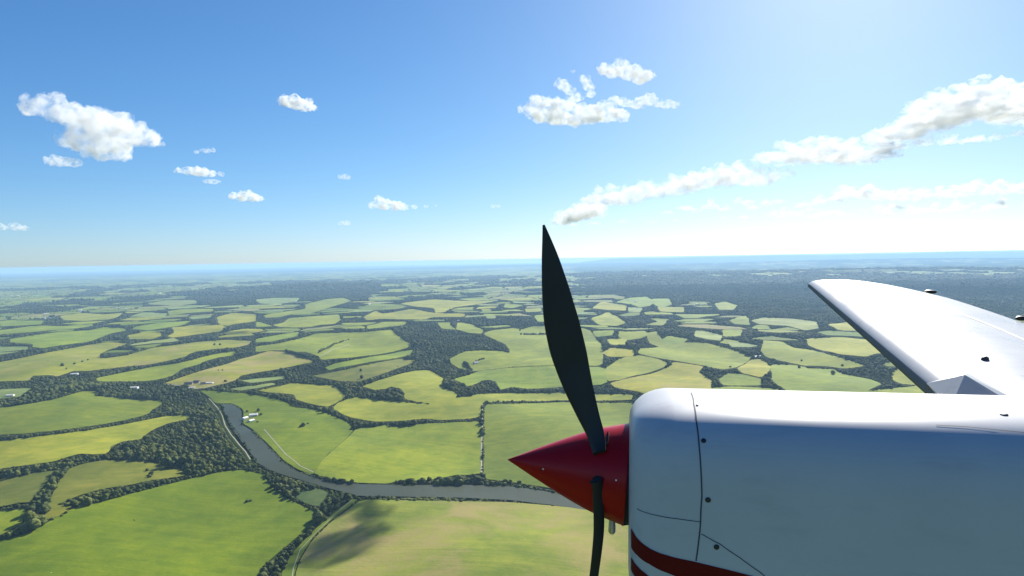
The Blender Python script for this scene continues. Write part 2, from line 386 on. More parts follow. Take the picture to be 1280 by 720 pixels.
far_v, far_f, far_t, far_d, far_l = [], [], [], [], []
def vary(t, s=0.12):
    k = 1 + random.uniform(-s, s); q = random.uniform(-0.08, 0.08)
    return (t[0] * k * (1 + q), t[1] * k, t[2] * k * (1 - q))
def smooth_px(poly, k=1):
    # one round of corner rounding so field corners are not knife sharp
    out = []
    n = len(poly)
    for i in range(n):
        a, b = poly[i], poly[(i + 1) % n]
        out.append((a[0] * .88 + b[0] * .12, a[1] * .88 + b[1] * .12)); out.append((a[0] * .12 + b[0] * .88, a[1] * .12 + b[1] * .88))
    return out
for i, (poly, tint, dry, label) in enumerate(FIELDS):
    g = [ground_at(*p) for p in smooth_px(poly)]
    vs, ff = drape(g, 2.4 + .02 * (i % 40))
    tint = vary(tint, 0.06); lay = random.uniform(-0.25, 0.35)
    if label:
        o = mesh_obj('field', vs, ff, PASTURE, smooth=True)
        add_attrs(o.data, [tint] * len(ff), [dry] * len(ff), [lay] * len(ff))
        tag(o, label, 'field', kind='structure')
    else:
        b = len(far_v); far_v += vs; far_f += [tuple(k + b for k in t) for t in ff]
        far_t += [tint] * len(ff); far_d += [dry] * len(ff); far_l += [lay] * len(ff)

# ------------------------------------------------------------------ fields beyond and beside, cell by cell
def hash2(i, j, k):
    v = np.sin(i * 127.1 + j * 311.7 + k * 74.7) * 43758.5453
    return v - np.floor(v)
class Cells:
    def __init__(s, cx, cy, w, dmin, dmax, seed):
        s.cx, s.cy, s.w, s.dmin, s.dmax, s.seed = cx, cy, w, dmin, dmax, seed
        s.a = 0.16
    def uv(s, x, y):
        c, q = math.cos(s.a), math.sin(s.a)
        return x * c + y * q, -x * q + y * c
    def xy(s, u, v):
        c, q = math.cos(s.a), math.sin(s.a)
        return u * c - v * q, u * q + v * c
    def seedpt(s, i, j):
        return ((i + 0.12 + 0.76 * hash2(i, j, s.seed)) * s.cx, (j + 0.12 + 0.76 * hash2(i, j, s.seed + 1)) * s.cy)
    def dropped(s, i, j):
        u, v = s.seedpt(i, j)
        x, y = s.xy(u, v)
        n = np.sin(x / 900 + 1.3 * np.sin(y / 1500)) * np.sin(y / 1300 + 1.1 * np.sin(x / 1100) + 1) * 0.35
        px, d = project(np.stack([np.atleast_1d(x), np.atleast_1d(y), np.zeros(np.size(x))], 1))
        inw = (look(woodm, px) > 0) & (d > 0)
        far = (np.atleast_1d(y) > 12500) & (np.atleast_1d(x) > np.atleast_1d(y) * 0.1) & (hash2(i, j, s.seed + 9) > 0.22)
        return (hash2(i, j, s.seed + 2) + n > 0.66) | inw | far
cellA = Cells(310, 240, 10.0, 0, 8200, 3.0)
cellB = Cells(330, 430, 17.0, 8200, 30000, 5.0)
MAINWOOD = [[(484,414),(520,402),(600,398),(700,392),(700,404),(645,409),(604,416),(640,440),(600,440),(570,462),(556,496),(540,500),(470,500),(500,470),(512,440)],
            [(120,478),(206,482),(262,488),(312,570),(300,592),(200,590),(130,570),(200,500)], [(790,394),(850,392),(880,420),(930,440),(935,452),(870,432),(800,424)], [(740,420),(700,470),(560,520),(560,640),(0,640),(0,790),(900,790),(900,500),(790,500)]]
mainw = np.zeros((MH, MW), np.int16)
for w_ in MAINWOOD[:3] + WOODS: fill(mainw, w_, 1)
cellC = Cells(200, 165, 6.5, 1700, 6200, 8.0)
PALETTE = [GRN, GRN, YEL, MID, PALE, LUSH, TAN, GRN, PALE]
def in_zone_xy(x, y):
    px, d = project(np.stack([x, y, terrain(x, y)], 1))
    return (look(zone, px) > 0) & (d > 0)
for cl in (cellA, cellB, cellC):
    D = cl.dmax
    n = int(D / min(cl.cx, cl.cy) * 1.45) + 2
    I, J = np.meshgrid(np.arange(-n, n), np.arange(-n, n), indexing='ij')
    I = I.ravel().astype(float); J = J.ravel().astype(float)
    u, v = cl.seedpt(I, J); x, y = cl.xy(u, v); d = np.hypot(x, y)
    keep = (d >= cl.dmin) & (d < cl.dmax) & (y > -1500) & ((np.abs(x) < y * 0.95 + 300) | (d < 2200))
    I, J, x, y = I[keep], J[keep], x[keep], y[keep]
    px_, _d = project(np.stack([x, y, terrain(x, y)], 1))
    lim_y = np.interp(px_[:, 0], [0, 700, 720, 860, 880, 1280], [414, 412, 402, 400, 428, 432])
    drop = cl.dropped(I, J) | (in_zone_xy(x, y) & (px_[:, 1] > lim_y))
    if cl is cellC:
        drop = (~in_zone_xy(x, y)) | (look(mainw, px_) > 0) | (look(cover, px_) > 0) | (hash2(I, J, 8.7) < .25) | (px_[:, 1] > 488)
    for i, j in zip(I[~drop], J[~drop]):
        c = cl.seedpt(i, j)
        poly = [(c[0] - 3 * cl.cx, c[1] - 3 * cl.cy), (c[0] + 3 * cl.cx, c[1] - 3 * cl.cy), (c[0] + 3 * cl.cx, c[1] + 3 * cl.cy), (c[0] - 3 * cl.cx, c[1] + 3 * cl.cy)]
        for di in (-2, -1, 0, 1, 2):
            for dj in (-2, -1, 0, 1, 2):
                if di == 0 and dj == 0: continue
                q = cl.seedpt(i + di, j + dj)
                nx, ny = q[0] - c[0], q[1] - c[1]; L = math.hypot(nx, ny)
                nx /= L; ny /= L; lim = L / 2 - cl.w
                new = []
                for a in range(len(poly)):
                    p0, p1 = poly[a], poly[(a + 1) % len(poly)]
                    s0 = (p0[0] - c[0]) * nx + (p0[1] - c[1]) * ny - lim
                    s1 = (p1[0] - c[0]) * nx + (p1[1] - c[1]) * ny - lim
                    if s0 <= 0: new.append(p0)
                    if (s0 <= 0) != (s1 <= 0):
                        t = s0 / (s0 - s1); new.append((p0[0] + t * (p1[0] - p0[0]), p0[1] + t * (p1[1] - p0[1])))
                poly = new
                if len(poly) < 3: break
            if len(poly) < 3: break
        if len(poly) < 3: continue
        P = [cl.xy(*p) for p in poly]
        pa = np.array(P); cen = pa.mean(0); ok_ = False
        for sc_ in (1, .8, .62, .45):
            qa = cen + (pa - cen) * sc_
            if cl is cellC and sc_ < .5: break
            mid_ = np.concatenate([qa, (qa + np.roll(qa, 1, 0)) / 2, cen + (qa - cen) * .5])
            ppx, pd = project(np.stack([mid_[:, 0], mid_[:, 1], terrain(mid_[:, 0], mid_[:, 1])], 1))
            if not ((look(cover, ppx) > 0) & (look(cover, ppx) < 901) & (pd > 0)).any(): ok_ = True; break
        if not ok_: continue
        P = [tuple(p) for p in qa]
        if cl is cellC and in_zone_xy(qa[:, 0], qa[:, 1]).sum() < len(qa): continue
        if in_zone_xy(qa[:, 0], qa[:, 1]).any():
            qq, _d = project(np.stack([qa[:, 0], qa[:, 1], terrain(qa[:, 0], qa[:, 1])], 1)); fill(cover, [tuple(t) for t in qq], 950)
        dist = math.hypot(*P[0])
        if dist < 7500:
            vs, ff = drape(P, 2.4 + (.9 if cl is cellC else 0), 45 if dist < 3000 else 90)
        else:
            lift = 2.4 if dist < 12000 else 3.0
            vs = [(p[0], p[1], th(*p) + lift) for p in P]; ff = [tuple(range(len(P)))]
        b = len(far_v); far_v += vs; far_f += [tuple(k + b for k in t) for t in ff]
        tint = vary(random.choice(PALETTE), 0.18); dry = random.uniform(0.1, 0.6); lay = random.uniform(0, 3)
        far_t += [tint] * len(ff); far_d += [dry] * len(ff); far_l += [lay] * len(ff)
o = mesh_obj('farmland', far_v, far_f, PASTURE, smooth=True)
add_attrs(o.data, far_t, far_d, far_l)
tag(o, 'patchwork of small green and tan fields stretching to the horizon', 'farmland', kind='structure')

# base ground: polar sheet to the horizon, fine near, coarse far
radii = [0.0]; r = 60.0
while r < 62000:
    radii.append(r); r += max(20.0, r * 0.014)
NA = 420
gv = [(0, 0, 0)]; gf = []
for ri, r in enumerate(radii[1:]):
    for a in range(NA):
        t = 2 * math.pi * a / NA
        gv.append((r * math.sin(t), r * math.cos(t), 0))
gv = np.array(gv); gv[:, 2] = terrain(gv[:, 0], gv[:, 1])
gv[1:NA * 1 + 1, 2] = 0
for a in range(NA): gf.append((0, 1 + (a + 1) % NA, 1 + a))
for k in range(len(radii) - 2):
    b0 = 1 + k * NA; b1 = b0 + NA
    for a in range(NA):
        c = (a + 1) % NA
        gf.append((b0 + a, b0 + c, b1 + c, b1 + a))
ground = mesh_obj('ground', gv, gf, SCRUB, smooth=True)
tag(ground, 'rolling countryside under the fields, woods and hedges', 'ground', kind='structure')

# river
g = [ground_at(*p) for p in smooth_px(RIVER)]
vs, ff = drape(g, 2.7, 20)
tag(mesh_obj('river', vs, ff, WATER, smooth=True), 'grey green river bending between the fields', 'river', kind='structure')

def ribbon(pxs, width, lift):
    P = [Vector(ground_at(*p)) for p in pxs]
    pts = []
    for a, b in zip(P, P[1:]):
        k = max(1, int((b - a).length / 12))
        pts += [a + (b - a) * (j / k) for j in range(k)]
    pts.append(P[-1]); vs = []; fs = []
    for i, p in enumerate(pts):
        t = (pts[min(i + 1, len(pts) - 1)] - pts[max(i - 1, 0)]).normalized(); nrm = Vector((-t.y, t.x))
        w = width * (0.9 + 0.25 * noise.noise(Vector((i * .3, 0, width))))
        for sgn in (-.5, .5):
            q = p + nrm * w * sgn; vs.append((q.x, q.y, th(q.x, q.y) + lift))
        if i: fs.append((2 * i - 2, 2 * i - 1, 2 * i + 1, 2 * i))
    return vs, fs
def path(pxs, width, label, lift=3.0):
    vs, fs = ribbon(pxs, width, lift)
    tag(mesh_obj('path', vs, fs, TRACK), label, 'path', kind='structure')
path([(261,499),(266,504),(272,511),(278,521),(282,534),(289,545),(298,556),(307,566),(313,576)], 2.4, 'pale gravel path along the plantation side of the river')
path([(603,507),(603,530),(602,560),(602,592)], 3.4, 'pale farm track running straight down to the river')
path([(330,538),(345,555),(358,570),(375,584),(392,592)], 2.2, 'worn track through the riverside pasture')
path([(440,627),(418,646),(395,668),(375,690),(367,712),(362,745)], 1.2, 'worn grass track beside the dry field')
path([(206,481),(225,483),(240,487),(255,486),(268,483)], 9, 'pale farmyard road beside the farm buildings')
path([(398,447),(410,441),(425,435),(437,431)], 6, 'pale lane running uphill past a row of trees')

# ------------------------------------------------------------------ trees
def crown_mesh(seed, tall=1.0, lobes=5, leaves=170):
    rn = random.Random(seed)
    bm = bmesh.new()
    cs = [(Vector((0, 0, 0.56)), Vector((0.36, 0.36, 0.42)))]
    for i in range(lobes):
        a = i * 6.283 / lobes + rn.uniform(-.4, .4); z = rn.uniform(0.32, 0.74)
        cs.append((Vector((math.cos(a) * rn.uniform(.16, .27), math.sin(a) * rn.uniform(.16, .27), z)), Vector([rn.uniform(.17, .25)] * 2 + [rn.uniform(.16, .24)])))
    for c, s in cs:
        res = bmesh.ops.create_icosphere(bm, subdivisions=2 if s.x > .3 else 1, radius=1)
        for v in res['verts']:
            n = v.co.normalized()
            k = 1 + 0.30 * noise.noise(n * 2.3 + Vector((seed, c.x * 9, c.z * 7)))
            v.co = Vector((c.x + n.x * s.x * k, c.y + n.y * s.y * k, max(0.13, (c.z + n.z * s.z * k))))
    # leaf sprays standing off the lobes
    for _ in range(leaves):
        c, s = rn.choice(cs)
        n = Vector((rn.gauss(0, 1), rn.gauss(0, 1), rn.gauss(0.25, 1))).normalized()
        p = Vector((c.x + n.x * s.x * rn.uniform(.9, 1.18), c.y + n.y * s.y * rn.uniform(.9, 1.18), max(.14, c.z + n.z * s.z * rn.uniform(.9, 1.18))))
        t = Vector((rn.gauss(0, 1), rn.gauss(0, 1), rn.gauss(0, 1))).normalized(); b = n.cross(t)
        if b.length < .1: continue
        b.normalize(); t = (b.cross(n) + n * rn.uniform(-.7, .7)).normalized()
        w = rn.uniform(.035, .075)
        vs = [bm.verts.new(p + t * w + b * w * .5), bm.verts.new(p - t * w * .6 + b * w), bm.verts.new(p - t * w - b * w * .4), bm.verts.new(p + t * w * .5 - b * w)]
        bm.faces.new(vs)
    for v in bm.verts: v.co.z *= tall
    me = bpy.data.meshes.new('crown'); bm.to_mesh(me); bm.free(); me.materials.append(LEAF)
    return me
def trunk_mesh(seed):
    rn = random.Random(seed); bm = bmesh.new()
    def limb(a, b, r0, r1, n=6):
        d = (b - a).normalized(); x = d.orthogonal().normalized(); y = d.cross(x); rings = []
        for p, r in ((a, r0), (b, r1)):
            rings.append([bm.verts.new(p + (x * math.cos(k * 6.283 / n) + y * math.sin(k * 6.283 / n)) * r) for k in range(n)])
        for k in range(n): bm.faces.new((rings[0][k], rings[0][(k + 1) % n], rings[1][(k + 1) % n], rings[1][k]))
    limb(Vector((0, 0, -.05)), Vector((0.01, 0, .35)), .035, .024)
    for k in range(3):
        a = k * 2.1 + rn.uniform(0, 1)
        limb(Vector((0.01, 0, .3)), Vector((math.cos(a) * .2, math.sin(a) * .2, .58)), .018, .008, 5)
    me = bpy.data.meshes.new('trunk'); bm.to_mesh(me); bm.free(); me.materials.append(BARK)
    return me
CROWNS = [crown_mesh(1, 1.0, 5), crown_mesh(2, .95, 6), crown_mesh(3, 1.08, 4), crown_mesh(4, .88, 6), crown_mesh(5, 1.15, 4)]
TRUNKS = [trunk_mesh(k) for k in range(5)]

# candidate places where trees grow
def cell_gap(cl, x, y):
    u, v = cl.uv(x, y)
    i0 = np.floor(u / cl.cx); j0 = np.floor(v / cl.cy)
    best = np.full(len(x), 1e9); sec = np.full(len(x), 1e9); bi = i0.copy(); bj = j0.copy(); bu = u.copy(); bv = v.copy()
    cand = []
    for di in (-1, 0, 1):
        for dj in (-1, 0, 1):
            su, sv = cl.seedpt(i0 + di, j0 + dj); dd = np.hypot(u - su, v - sv)
            cand.append((su, sv, dd, i0 + di, j0 + dj))
            m = dd < best
            best = np.where(m, dd, best); bi = np.where(m, i0 + di, bi); bj = np.where(m, j0 + dj, bj); bu = np.where(m, su, bu); bv = np.where(m, sv, bv)
    edge = np.full(len(x), 1e9)
    for su, sv, dd, ii, jj in cand:
        L = np.hypot(su - bu, sv - bv); other = L > 1
        e = (dd ** 2 - best ** 2) / (2 * np.where(other, L, 1))
        edge = np.where(other & (e < edge), e, edge)
    return edge, cl.dropped(bi, bj)

pts = []   # x, y, height, wood flag, in-zone flag
def scatter(d0, d1, sp, hmin, hmax):
    n = int(d1 / sp) + 1
    gx, gy = np.meshgrid(np.arange(-n, n) * sp, np.arange(-int(1500 / sp) if d0 == 0 else 0, n) * sp, indexing='ij')
    x = gx.ravel() + rng.uniform(-.45, .45, gx.size) * sp; y = gy.ravel() + rng.uniform(-.45, .45, gx.size) * sp
    d = np.hypot(x, y)
    lim = 0.86 if d0 > 0 else 1.0
    k = (d >= d0) & (d < d1) & ((np.abs(x) < y * lim + 150) | (d < 900))
    x, y, d = x[k], y[k], d[k]
    z = terrain(x, y)
    px, dep = project(np.stack([x, y, z], 1))
    inz = (look(zone, px) > 0) & (dep > 0)
    cov = look(cover, px)
    h = (0.72 + 0.42 * np.sin(x / 74 + 1.7 * np.sin(y / 120)) * np.sin(y / 93 + 1.2 * np.sin(x / 131)) + .14) * rng.uniform(hmin, hmax, len(x)) * rng.choice([0.6, .8, 1, 1, 1.3], len(x))
    # traced zone: a tree stands where no field is, no taller than the belt it stands in
    run = np.zeros(len(x)); pxh = F_PX / np.maximum(dep, 1)
    ok = inz & (cov == 0); alive = ok.copy()
    for s in range(1, 9):
        q = px.copy(); q[:, 1] -= s * h / 8 * pxh
        alive = alive & (look(cover, q) == 0)
        run = np.where(alive, s * h / 8, run)
    hz = np.clip(np.maximum(run, 3.2) * 1.12, 0, h * 1.2)
    # two pixels of ground below the tree must not be a field's far side (keep hedges on their line)
    edge, drop = np.empty(len(x)), np.empty(len(x), bool)
    cl = np.where(d < 8200, 0, 1)
    for ci, c in enumerate((cellA, cellB)):
        m = cl == ci
        if m.any(): edge[m], drop[m] = cell_gap(c, x[m], y[m])
    w = np.where(cl == 0, 10.0, 17.0)
    gappy = np.sin(x / 61 + y / 47) + np.sin(x / 33 - y / 71) < 1.45
    okc = (~inz) & ((drop & (edge > -1)) | ((edge < w) & gappy)) & (cov == 0)
    sel = ok | okc
    hh = np.where(inz, hz, np.where(drop, h, h * np.where(d < 8200, 0.62, 0.40)))
    wood = np.where(inz, run > h * 0.95, drop)
    pts.append(np.stack([x[sel], y[sel], z[sel], hh[sel], wood[sel], inz[sel], px[sel, 0], px[sel, 1], dep[sel], h[sel]], 1))
scatter(0, 2600, 8.5, 8, 13)
scatter(2600, 5200, 11, 9, 14)
scatter(5200, 9000, 17, 11, 16)
scatter(9000, 15500, 34, 16, 26)
P = np.concatenate(pts)
# explicit hedge lines and lone trees inside fields
extra = []
def hedge(pxs, sp=7, h=(5, 9), keep=0.85):
    Q = [Vector(ground_at(*p)) for p in pxs]
    for a, b in zip(Q, Q[1:]):
        k = max(1, int((b - a).length / sp))
        for j in range(k):
            if random.random() > keep: continue
            p = a + (b - a) * ((j + random.uniform(-.3, .3)) / k)
            extra.append((p.x + random.uniform(-1.5, 1.5), p.y + random.uniform(-1.5, 1.5), random.uniform(*h)))
hedge([(398,442),(408,437),(418,431),(430,427),(437,425)], 8, (7, 13), .6)
hedge([(358,441),(372,444),(384,447),(398,449)], 6, (10, 15), 1)
hedge([(651,419),(665,419),(690,418)], 8, (9, 14)); hedge([(580,454),(584,459),(590,464)], 7, (10, 14)); hedge([(596,452),(602,450),(608,449)], 8, (8, 12))
hedge([(605,507),(605,530),(604.5,560),(604,594)], 5, (2.5, 4.5), .9)
hedge([(440,538),(455,535),(470,534),(480,532)], 5, (8, 13), 1)
hedge([(535,506),(520,504),(505,501)], 7, (4, 7), 1)
hedge([(496,606),(520,606),(540,604),(560,604),(580,604),(604,604)], 6, (8, 14), .95)
hedge([(396,598),(410,602),(430,605),(448,606)], 5, (6, 10), .95)
hedge([(455,624),(500,625),(560,626),(620,628),(680,632)], 9, (3, 6), .8)
hedge([(470,624),(480,624),(498,625),(520,625),(545,625)], 16, (6, 9), .6)
hedge([(316,541),(330,554.5),(343,567.5),(355,580.5),(372,592)], 6, (2.5, 5), .7)
hedge([(283,519),(291,535),(301,550),(313,565),(323,579)], 7, (3, 6), .6)
hedge([(318,540),(330,552),(343,565)], 8, (2, 3.5), .7)
hedge([(630,603),(650,606),(660,608)], 8, (6, 9), .8)
hedge([(606,505),(640,504),(700,503),(740,503)], 8, (5, 9), .85)
hedge([(640,489),(690,490),(740,491)], 8, (7, 11), .85)
for lx, ly, lh in [(78,458,17),(93,456,9),(103,453,9),(110,451,8),(83,462,8),(22,456,6),(379,534,10),(303,532,8),(323,515,9),(326,520,7),(322,529,7),(309,516,8),(385,531,6),(376,535,8),(309,629,7),(313,628,6),(184,590,8),(189,595,9),(187,598,8),(451,465,11),(268,432,11),(275,432,10),(452,474,12),(1041,469,15),(1002,452,9),(273,464,7),(278,464,7),(282,478,12),(60,452,5),(168,652,4),(83,643,5),(77,647,5),(66,651,6),(57,655,6),(300,409,9),(650,414,12),(497,459,7),(511,461,7),(1053,458,9),(999,461,9),(951,443,9),(913,460,8)]:
    x, y = ground_at(lx, ly); extra.append((x, y, lh))
E = np.array(extra); ez = terrain(E[:, 0], E[:, 1])
epx, edp = project(np.stack([E[:, 0], E[:, 1], ez], 1))
PE = np.stack([E[:, 0], E[:, 1], ez, E[:, 2], np.zeros(len(E)), np.ones(len(E)), epx[:, 0], epx[:, 1], edp, E[:, 2]], 1)
P = np.concatenate([P, PE])
n_extra = len(PE)
is_extra = np.zeros(len(P), bool); is_extra[-n_extra:] = True
# keep the houses' plots free
HOUSES = [(308,524),(316,521),(314,528),(236,481),(246,479),(254,481),(262,480),(240,485),(168,486),(93,469),(595,455),(947,447),(13,496)]
hx = np.array([ground_at(*p) for p in HOUSES])
for q in hx[:]:
    P_ok = np.hypot(P[:, 0] - q[0], P[:, 1] - q[1]) > 11
    P = P[P_ok]; is_extra = is_extra[P_ok]
inframe = (P[:, 6] > 0) & (P[:, 6] < 1280) & (P[:, 7] > 0) & (P[:, 7] < 728) & (P[:, 8] > 0) & ~((P[:, 6] > 770) & (P[:, 7] > 495)) & ~((P[:, 6] > 690) & (P[:, 7] > 540))
size_px = np.where(inframe, P[:, 3] * F_PX / np.maximum(P[:, 8], 1), 0)
NIND = 300
order = np.argsort(-size_px)[:NIND]
ind = np.zeros(len(P), bool); ind[order] = True

REGIONS = [  # pixel anchors naming the rows and clumps nearest the camera
 ((55,612), 'dark round tree in the belt between the two small left-hand fields', 'trees in the short cross hedge'),
 ((20,590), 'dark bushy tree in the thick hedge under the long yellow field', 'trees in the thick hedge under the yellow field'),
 ((100,572), 'dark bushy tree in the hedge climbing towards the plantation', 'trees in the hedge below the plantation'),
 ((40,650), 'scrubby dark tree on the upper corner of the bright green pasture', 'scrub on the pasture corner'),
 ((15,634), 'low hedge tree between the two smallest fields at the left edge', 'trees of the smallest field hedge'),
 ((120,622), 'rounded hedge tree on the top edge of the bright green pasture', 'trees along the top of the bright pasture'),
 ((200,606), 'rounded hedge tree above the bright pasture near the plantation', 'trees between pasture and plantation'),
 ((270,588), 'leafy tree at the lower edge of the plantation', 'trees on the plantation edge'),
 ((230,570), 'green canopy tree inside the plantation', 'plantation trees'),
 ((350,605), 'tall waterside tree on the inner bend of the river', 'trees on the river bend'),
 ((370,628), 'leafy tree between the bright pasture and the dark river meadow', 'trees beside the river meadow'),
 ((410,630), 'dense tree where the river meadow meets the dry field', 'trees above the dry field'),
 ((365,680), 'dark tree in the thick belt running down beside the bright pasture', 'trees of the belt beside the dry field'),
 ((335,710), 'shaded tree at the bottom of the belt beside the bright pasture', 'trees at the foot of the belt'),
 ((430,605), 'small tree on the far river bank left of the light green field', 'far bank trees by the bend'),
 ((500,625), 'low bush on the near river bank above the dry field', 'near bank bushes'),
 ((640,628), 'low bush on the near river bank close to the spinner tip', 'near bank bushes by the spinner'),
 ((520,604), 'dark tree on the far river bank below the light green field', 'far bank trees'),
 ((585,600), 'big dark tree on the far river bank near the farm track', 'far bank trees by the farm track'),
 ((604,550), 'low bush lining the straight farm track', 'bushes along the farm track'),
 ((640,603), 'dark bush on the far bank just left of the red spinner', 'far bank bushes by the spinner'),
 ((379,534), 'lone dark bush in the riverside pasture', 'bushes in the riverside pasture'),
 ((311,628), 'lone dark bush in the bright green pasture', 'bushes in the bright pasture'),
 ((187,594), 'lone dark tree inside the hedged olive field', 'trees inside the olive field'),
 ((300,560), 'bankside tree between the pale path and the river', 'bankside trees by the path'),
]
proto = {}
crown_protos = []
rng2 = random.Random(3)
for q in order:
    x, y, z, h = P[q, :4]
    v = rng2.randrange(5)
    if v not in proto:
        root = empty('tree'); c = link(bpy.data.objects.new('crown', CROWNS[v]), root); t = link(bpy.data.objects.new('trunk', TRUNKS[v]), root)
        proto[v] = (root, c, t); crown_protos.append(c)
    else:
        root = proto[v][0].copy(); COL.objects.link(root)
        for ch in proto[v][1:]:
            cc = ch.copy(); COL.objects.link(cc); cc.parent = root
    root.location = (x, y, z - 0.2); root.rotation_euler = (0, 0, rng2.uniform(0, 6.28))
    s = h * rng2.uniform(.95, 1.1); w = max(s * rng2.uniform(.9, 1.2), 4.5 if is_extra[q] else min(9.5, P[q, 9] * 0.85))
    root.scale = (w, w, s)
    best = min(REGIONS, key=lambda r: (r[0][0] - P[q, 6]) ** 2 + 2.5 * (r[0][1] - P[q, 7]) ** 2)
    tag(root, best[1], 'tree', best[2])

def gn_group():
    ng = bpy.data.node_groups.new('plant_trees', 'GeometryNodeTree')
    ng.interface.new_socket('Geometry', in_out='INPUT', socket_type='NodeSocketGeometry')
    ng.interface.new_socket('Geometry', in_out='OUTPUT', socket_type='NodeSocketGeometry')
    N, L = ng.nodes, ng.links
    gi = N.new('NodeGroupInput'); go = N.new('NodeGroupOutput')
    join = N.new('GeometryNodeJoinGeometry'); L.new(join.outputs[0], go.inputs[0])
    var = N.new('GeometryNodeInputNamedAttribute'); var.data_type = 'INT'; var.inputs['Name'].default_value = 'var'
    sc = N.new('GeometryNodeInputNamedAttribute'); sc.data_type = 'FLOAT_VECTOR'; sc.inputs['Name'].default_value = 'scl'
    rt = N.new('GeometryNodeInputNamedAttribute'); rt.data_type = 'FLOAT_VECTOR'; rt.inputs['Name'].default_value = 'rot'
    for k, c in enumerate(crown_protos):
        oi = N.new('GeometryNodeObjectInfo'); oi.transform_space = 'ORIGINAL'; oi.inputs['Object'].default_value = c
        eq = N.new('FunctionNodeCompare'); eq.data_type = 'INT'; eq.operation = 'EQUAL'
        L.new(var.outputs[0], eq.inputs[2]); eq.inputs[3].default_value = k
        ip = N.new('GeometryNodeInstanceOnPoints')
        L.new(gi.outputs[0], ip.inputs['Points']); L.new(eq.outputs[0], ip.inputs['Selection'])
        L.new(oi.outputs['Geometry'], ip.inputs['Instance']); L.new(rt.outputs[0], ip.inputs['Rotation']); L.new(sc.outputs[0], ip.inputs['Scale'])
        L.new(ip.outputs[0], join.inputs[0])
    return ng
NG = gn_group()
def mass(name, sel, label, cat):
    Q = P[sel]; n = len(Q)
    me = bpy.data.meshes.new(name); me.vertices.add(n)
    co = Q[:, :3].copy(); co[:, 2] -= 0.3
    me.vertices.foreach_set('co', co.astype(np.float32).ravel())
    s = Q[:, 3] * rng.uniform(.9, 1.15, n); w = np.maximum(s * rng.uniform(.95, 1.3, n), np.where(is_extra[sel], 4.5, np.minimum(10, Q[:, 9] * .9)))
    w = np.where(Q[:, 8] > 9000, s * 1.9, w)
    me.attributes.new('scl', 'FLOAT_VECTOR', 'POINT').data.foreach_set('vector', np.stack([w, w, s], 1).astype(np.float32).ravel())
    me.attributes.new('rot', 'FLOAT_VECTOR', 'POINT').data.foreach_set('vector', np.stack([0 * s, 0 * s, rng.uniform(0, 6.28, n)], 1).astype(np.float32).ravel())
    me.attributes.new('var', 'INT', 'POINT').data.foreach_set('value', rng.integers(0, len(crown_protos), n).astype(np.int32))
    me.materials.append(LEAF)
    o = link(bpy.data.objects.new(name, me)); o.modifiers.new('plant', 'NODES').node_group = NG
    tag(o, label, cat, kind='stuff')
    return n
wood = P[:, 4] > 0.5
n1 = mass('woodland', wood & ~ind, 'dark green woods and plantations covering the land between the fields', 'woodland')
n2 = mass('hedgerow_trees', ~wood & ~ind, 'dark hedgerow trees lining the more distant field edges', 'hedgerows')
print('TREES', n1, n2, len(extra))

# ------------------------------------------------------------------ houses
WALLS = [simple('white_render', (0.72, 0.70, 0.66), 0.8), simple('stone_wall', (0.42, 0.33, 0.26), 0.9, vary=.2)]
ROOFS = [simple('pale_roof', (0.72, 0.69, 0.66), 0.7, vary=.15), simple('clay_roof', (0.34, 0.20, 0.15), 0.8, vary=.2), simple('slate_roof', (0.13, 0.14, 0.16), 0.6, vary=.2)]
GLASS = simple('window_glass', (0.03, 0.04, 0.05), 0.1)
DOORM = simple('painted_door', (0.12, 0.07, 0.05), 0.5)
def box(bm, x0, x1, y0, y1, z0, z1):
    v = [bm.verts.new(p) for p in ((x0,y0,z0),(x1,y0,z0),(x1,y1,z0),(x0,y1,z0),(x0,y0,z1),(x1,y0,z1),(x1,y1,z1),(x0,y1,z1))]
    for f in ((3,2,1,0),(4,5,6,7),(0,1,5,4),(1,2,6,5),(2,3,7,6),(3,0,4,7)): bm.faces.new([v[i] for i in f])
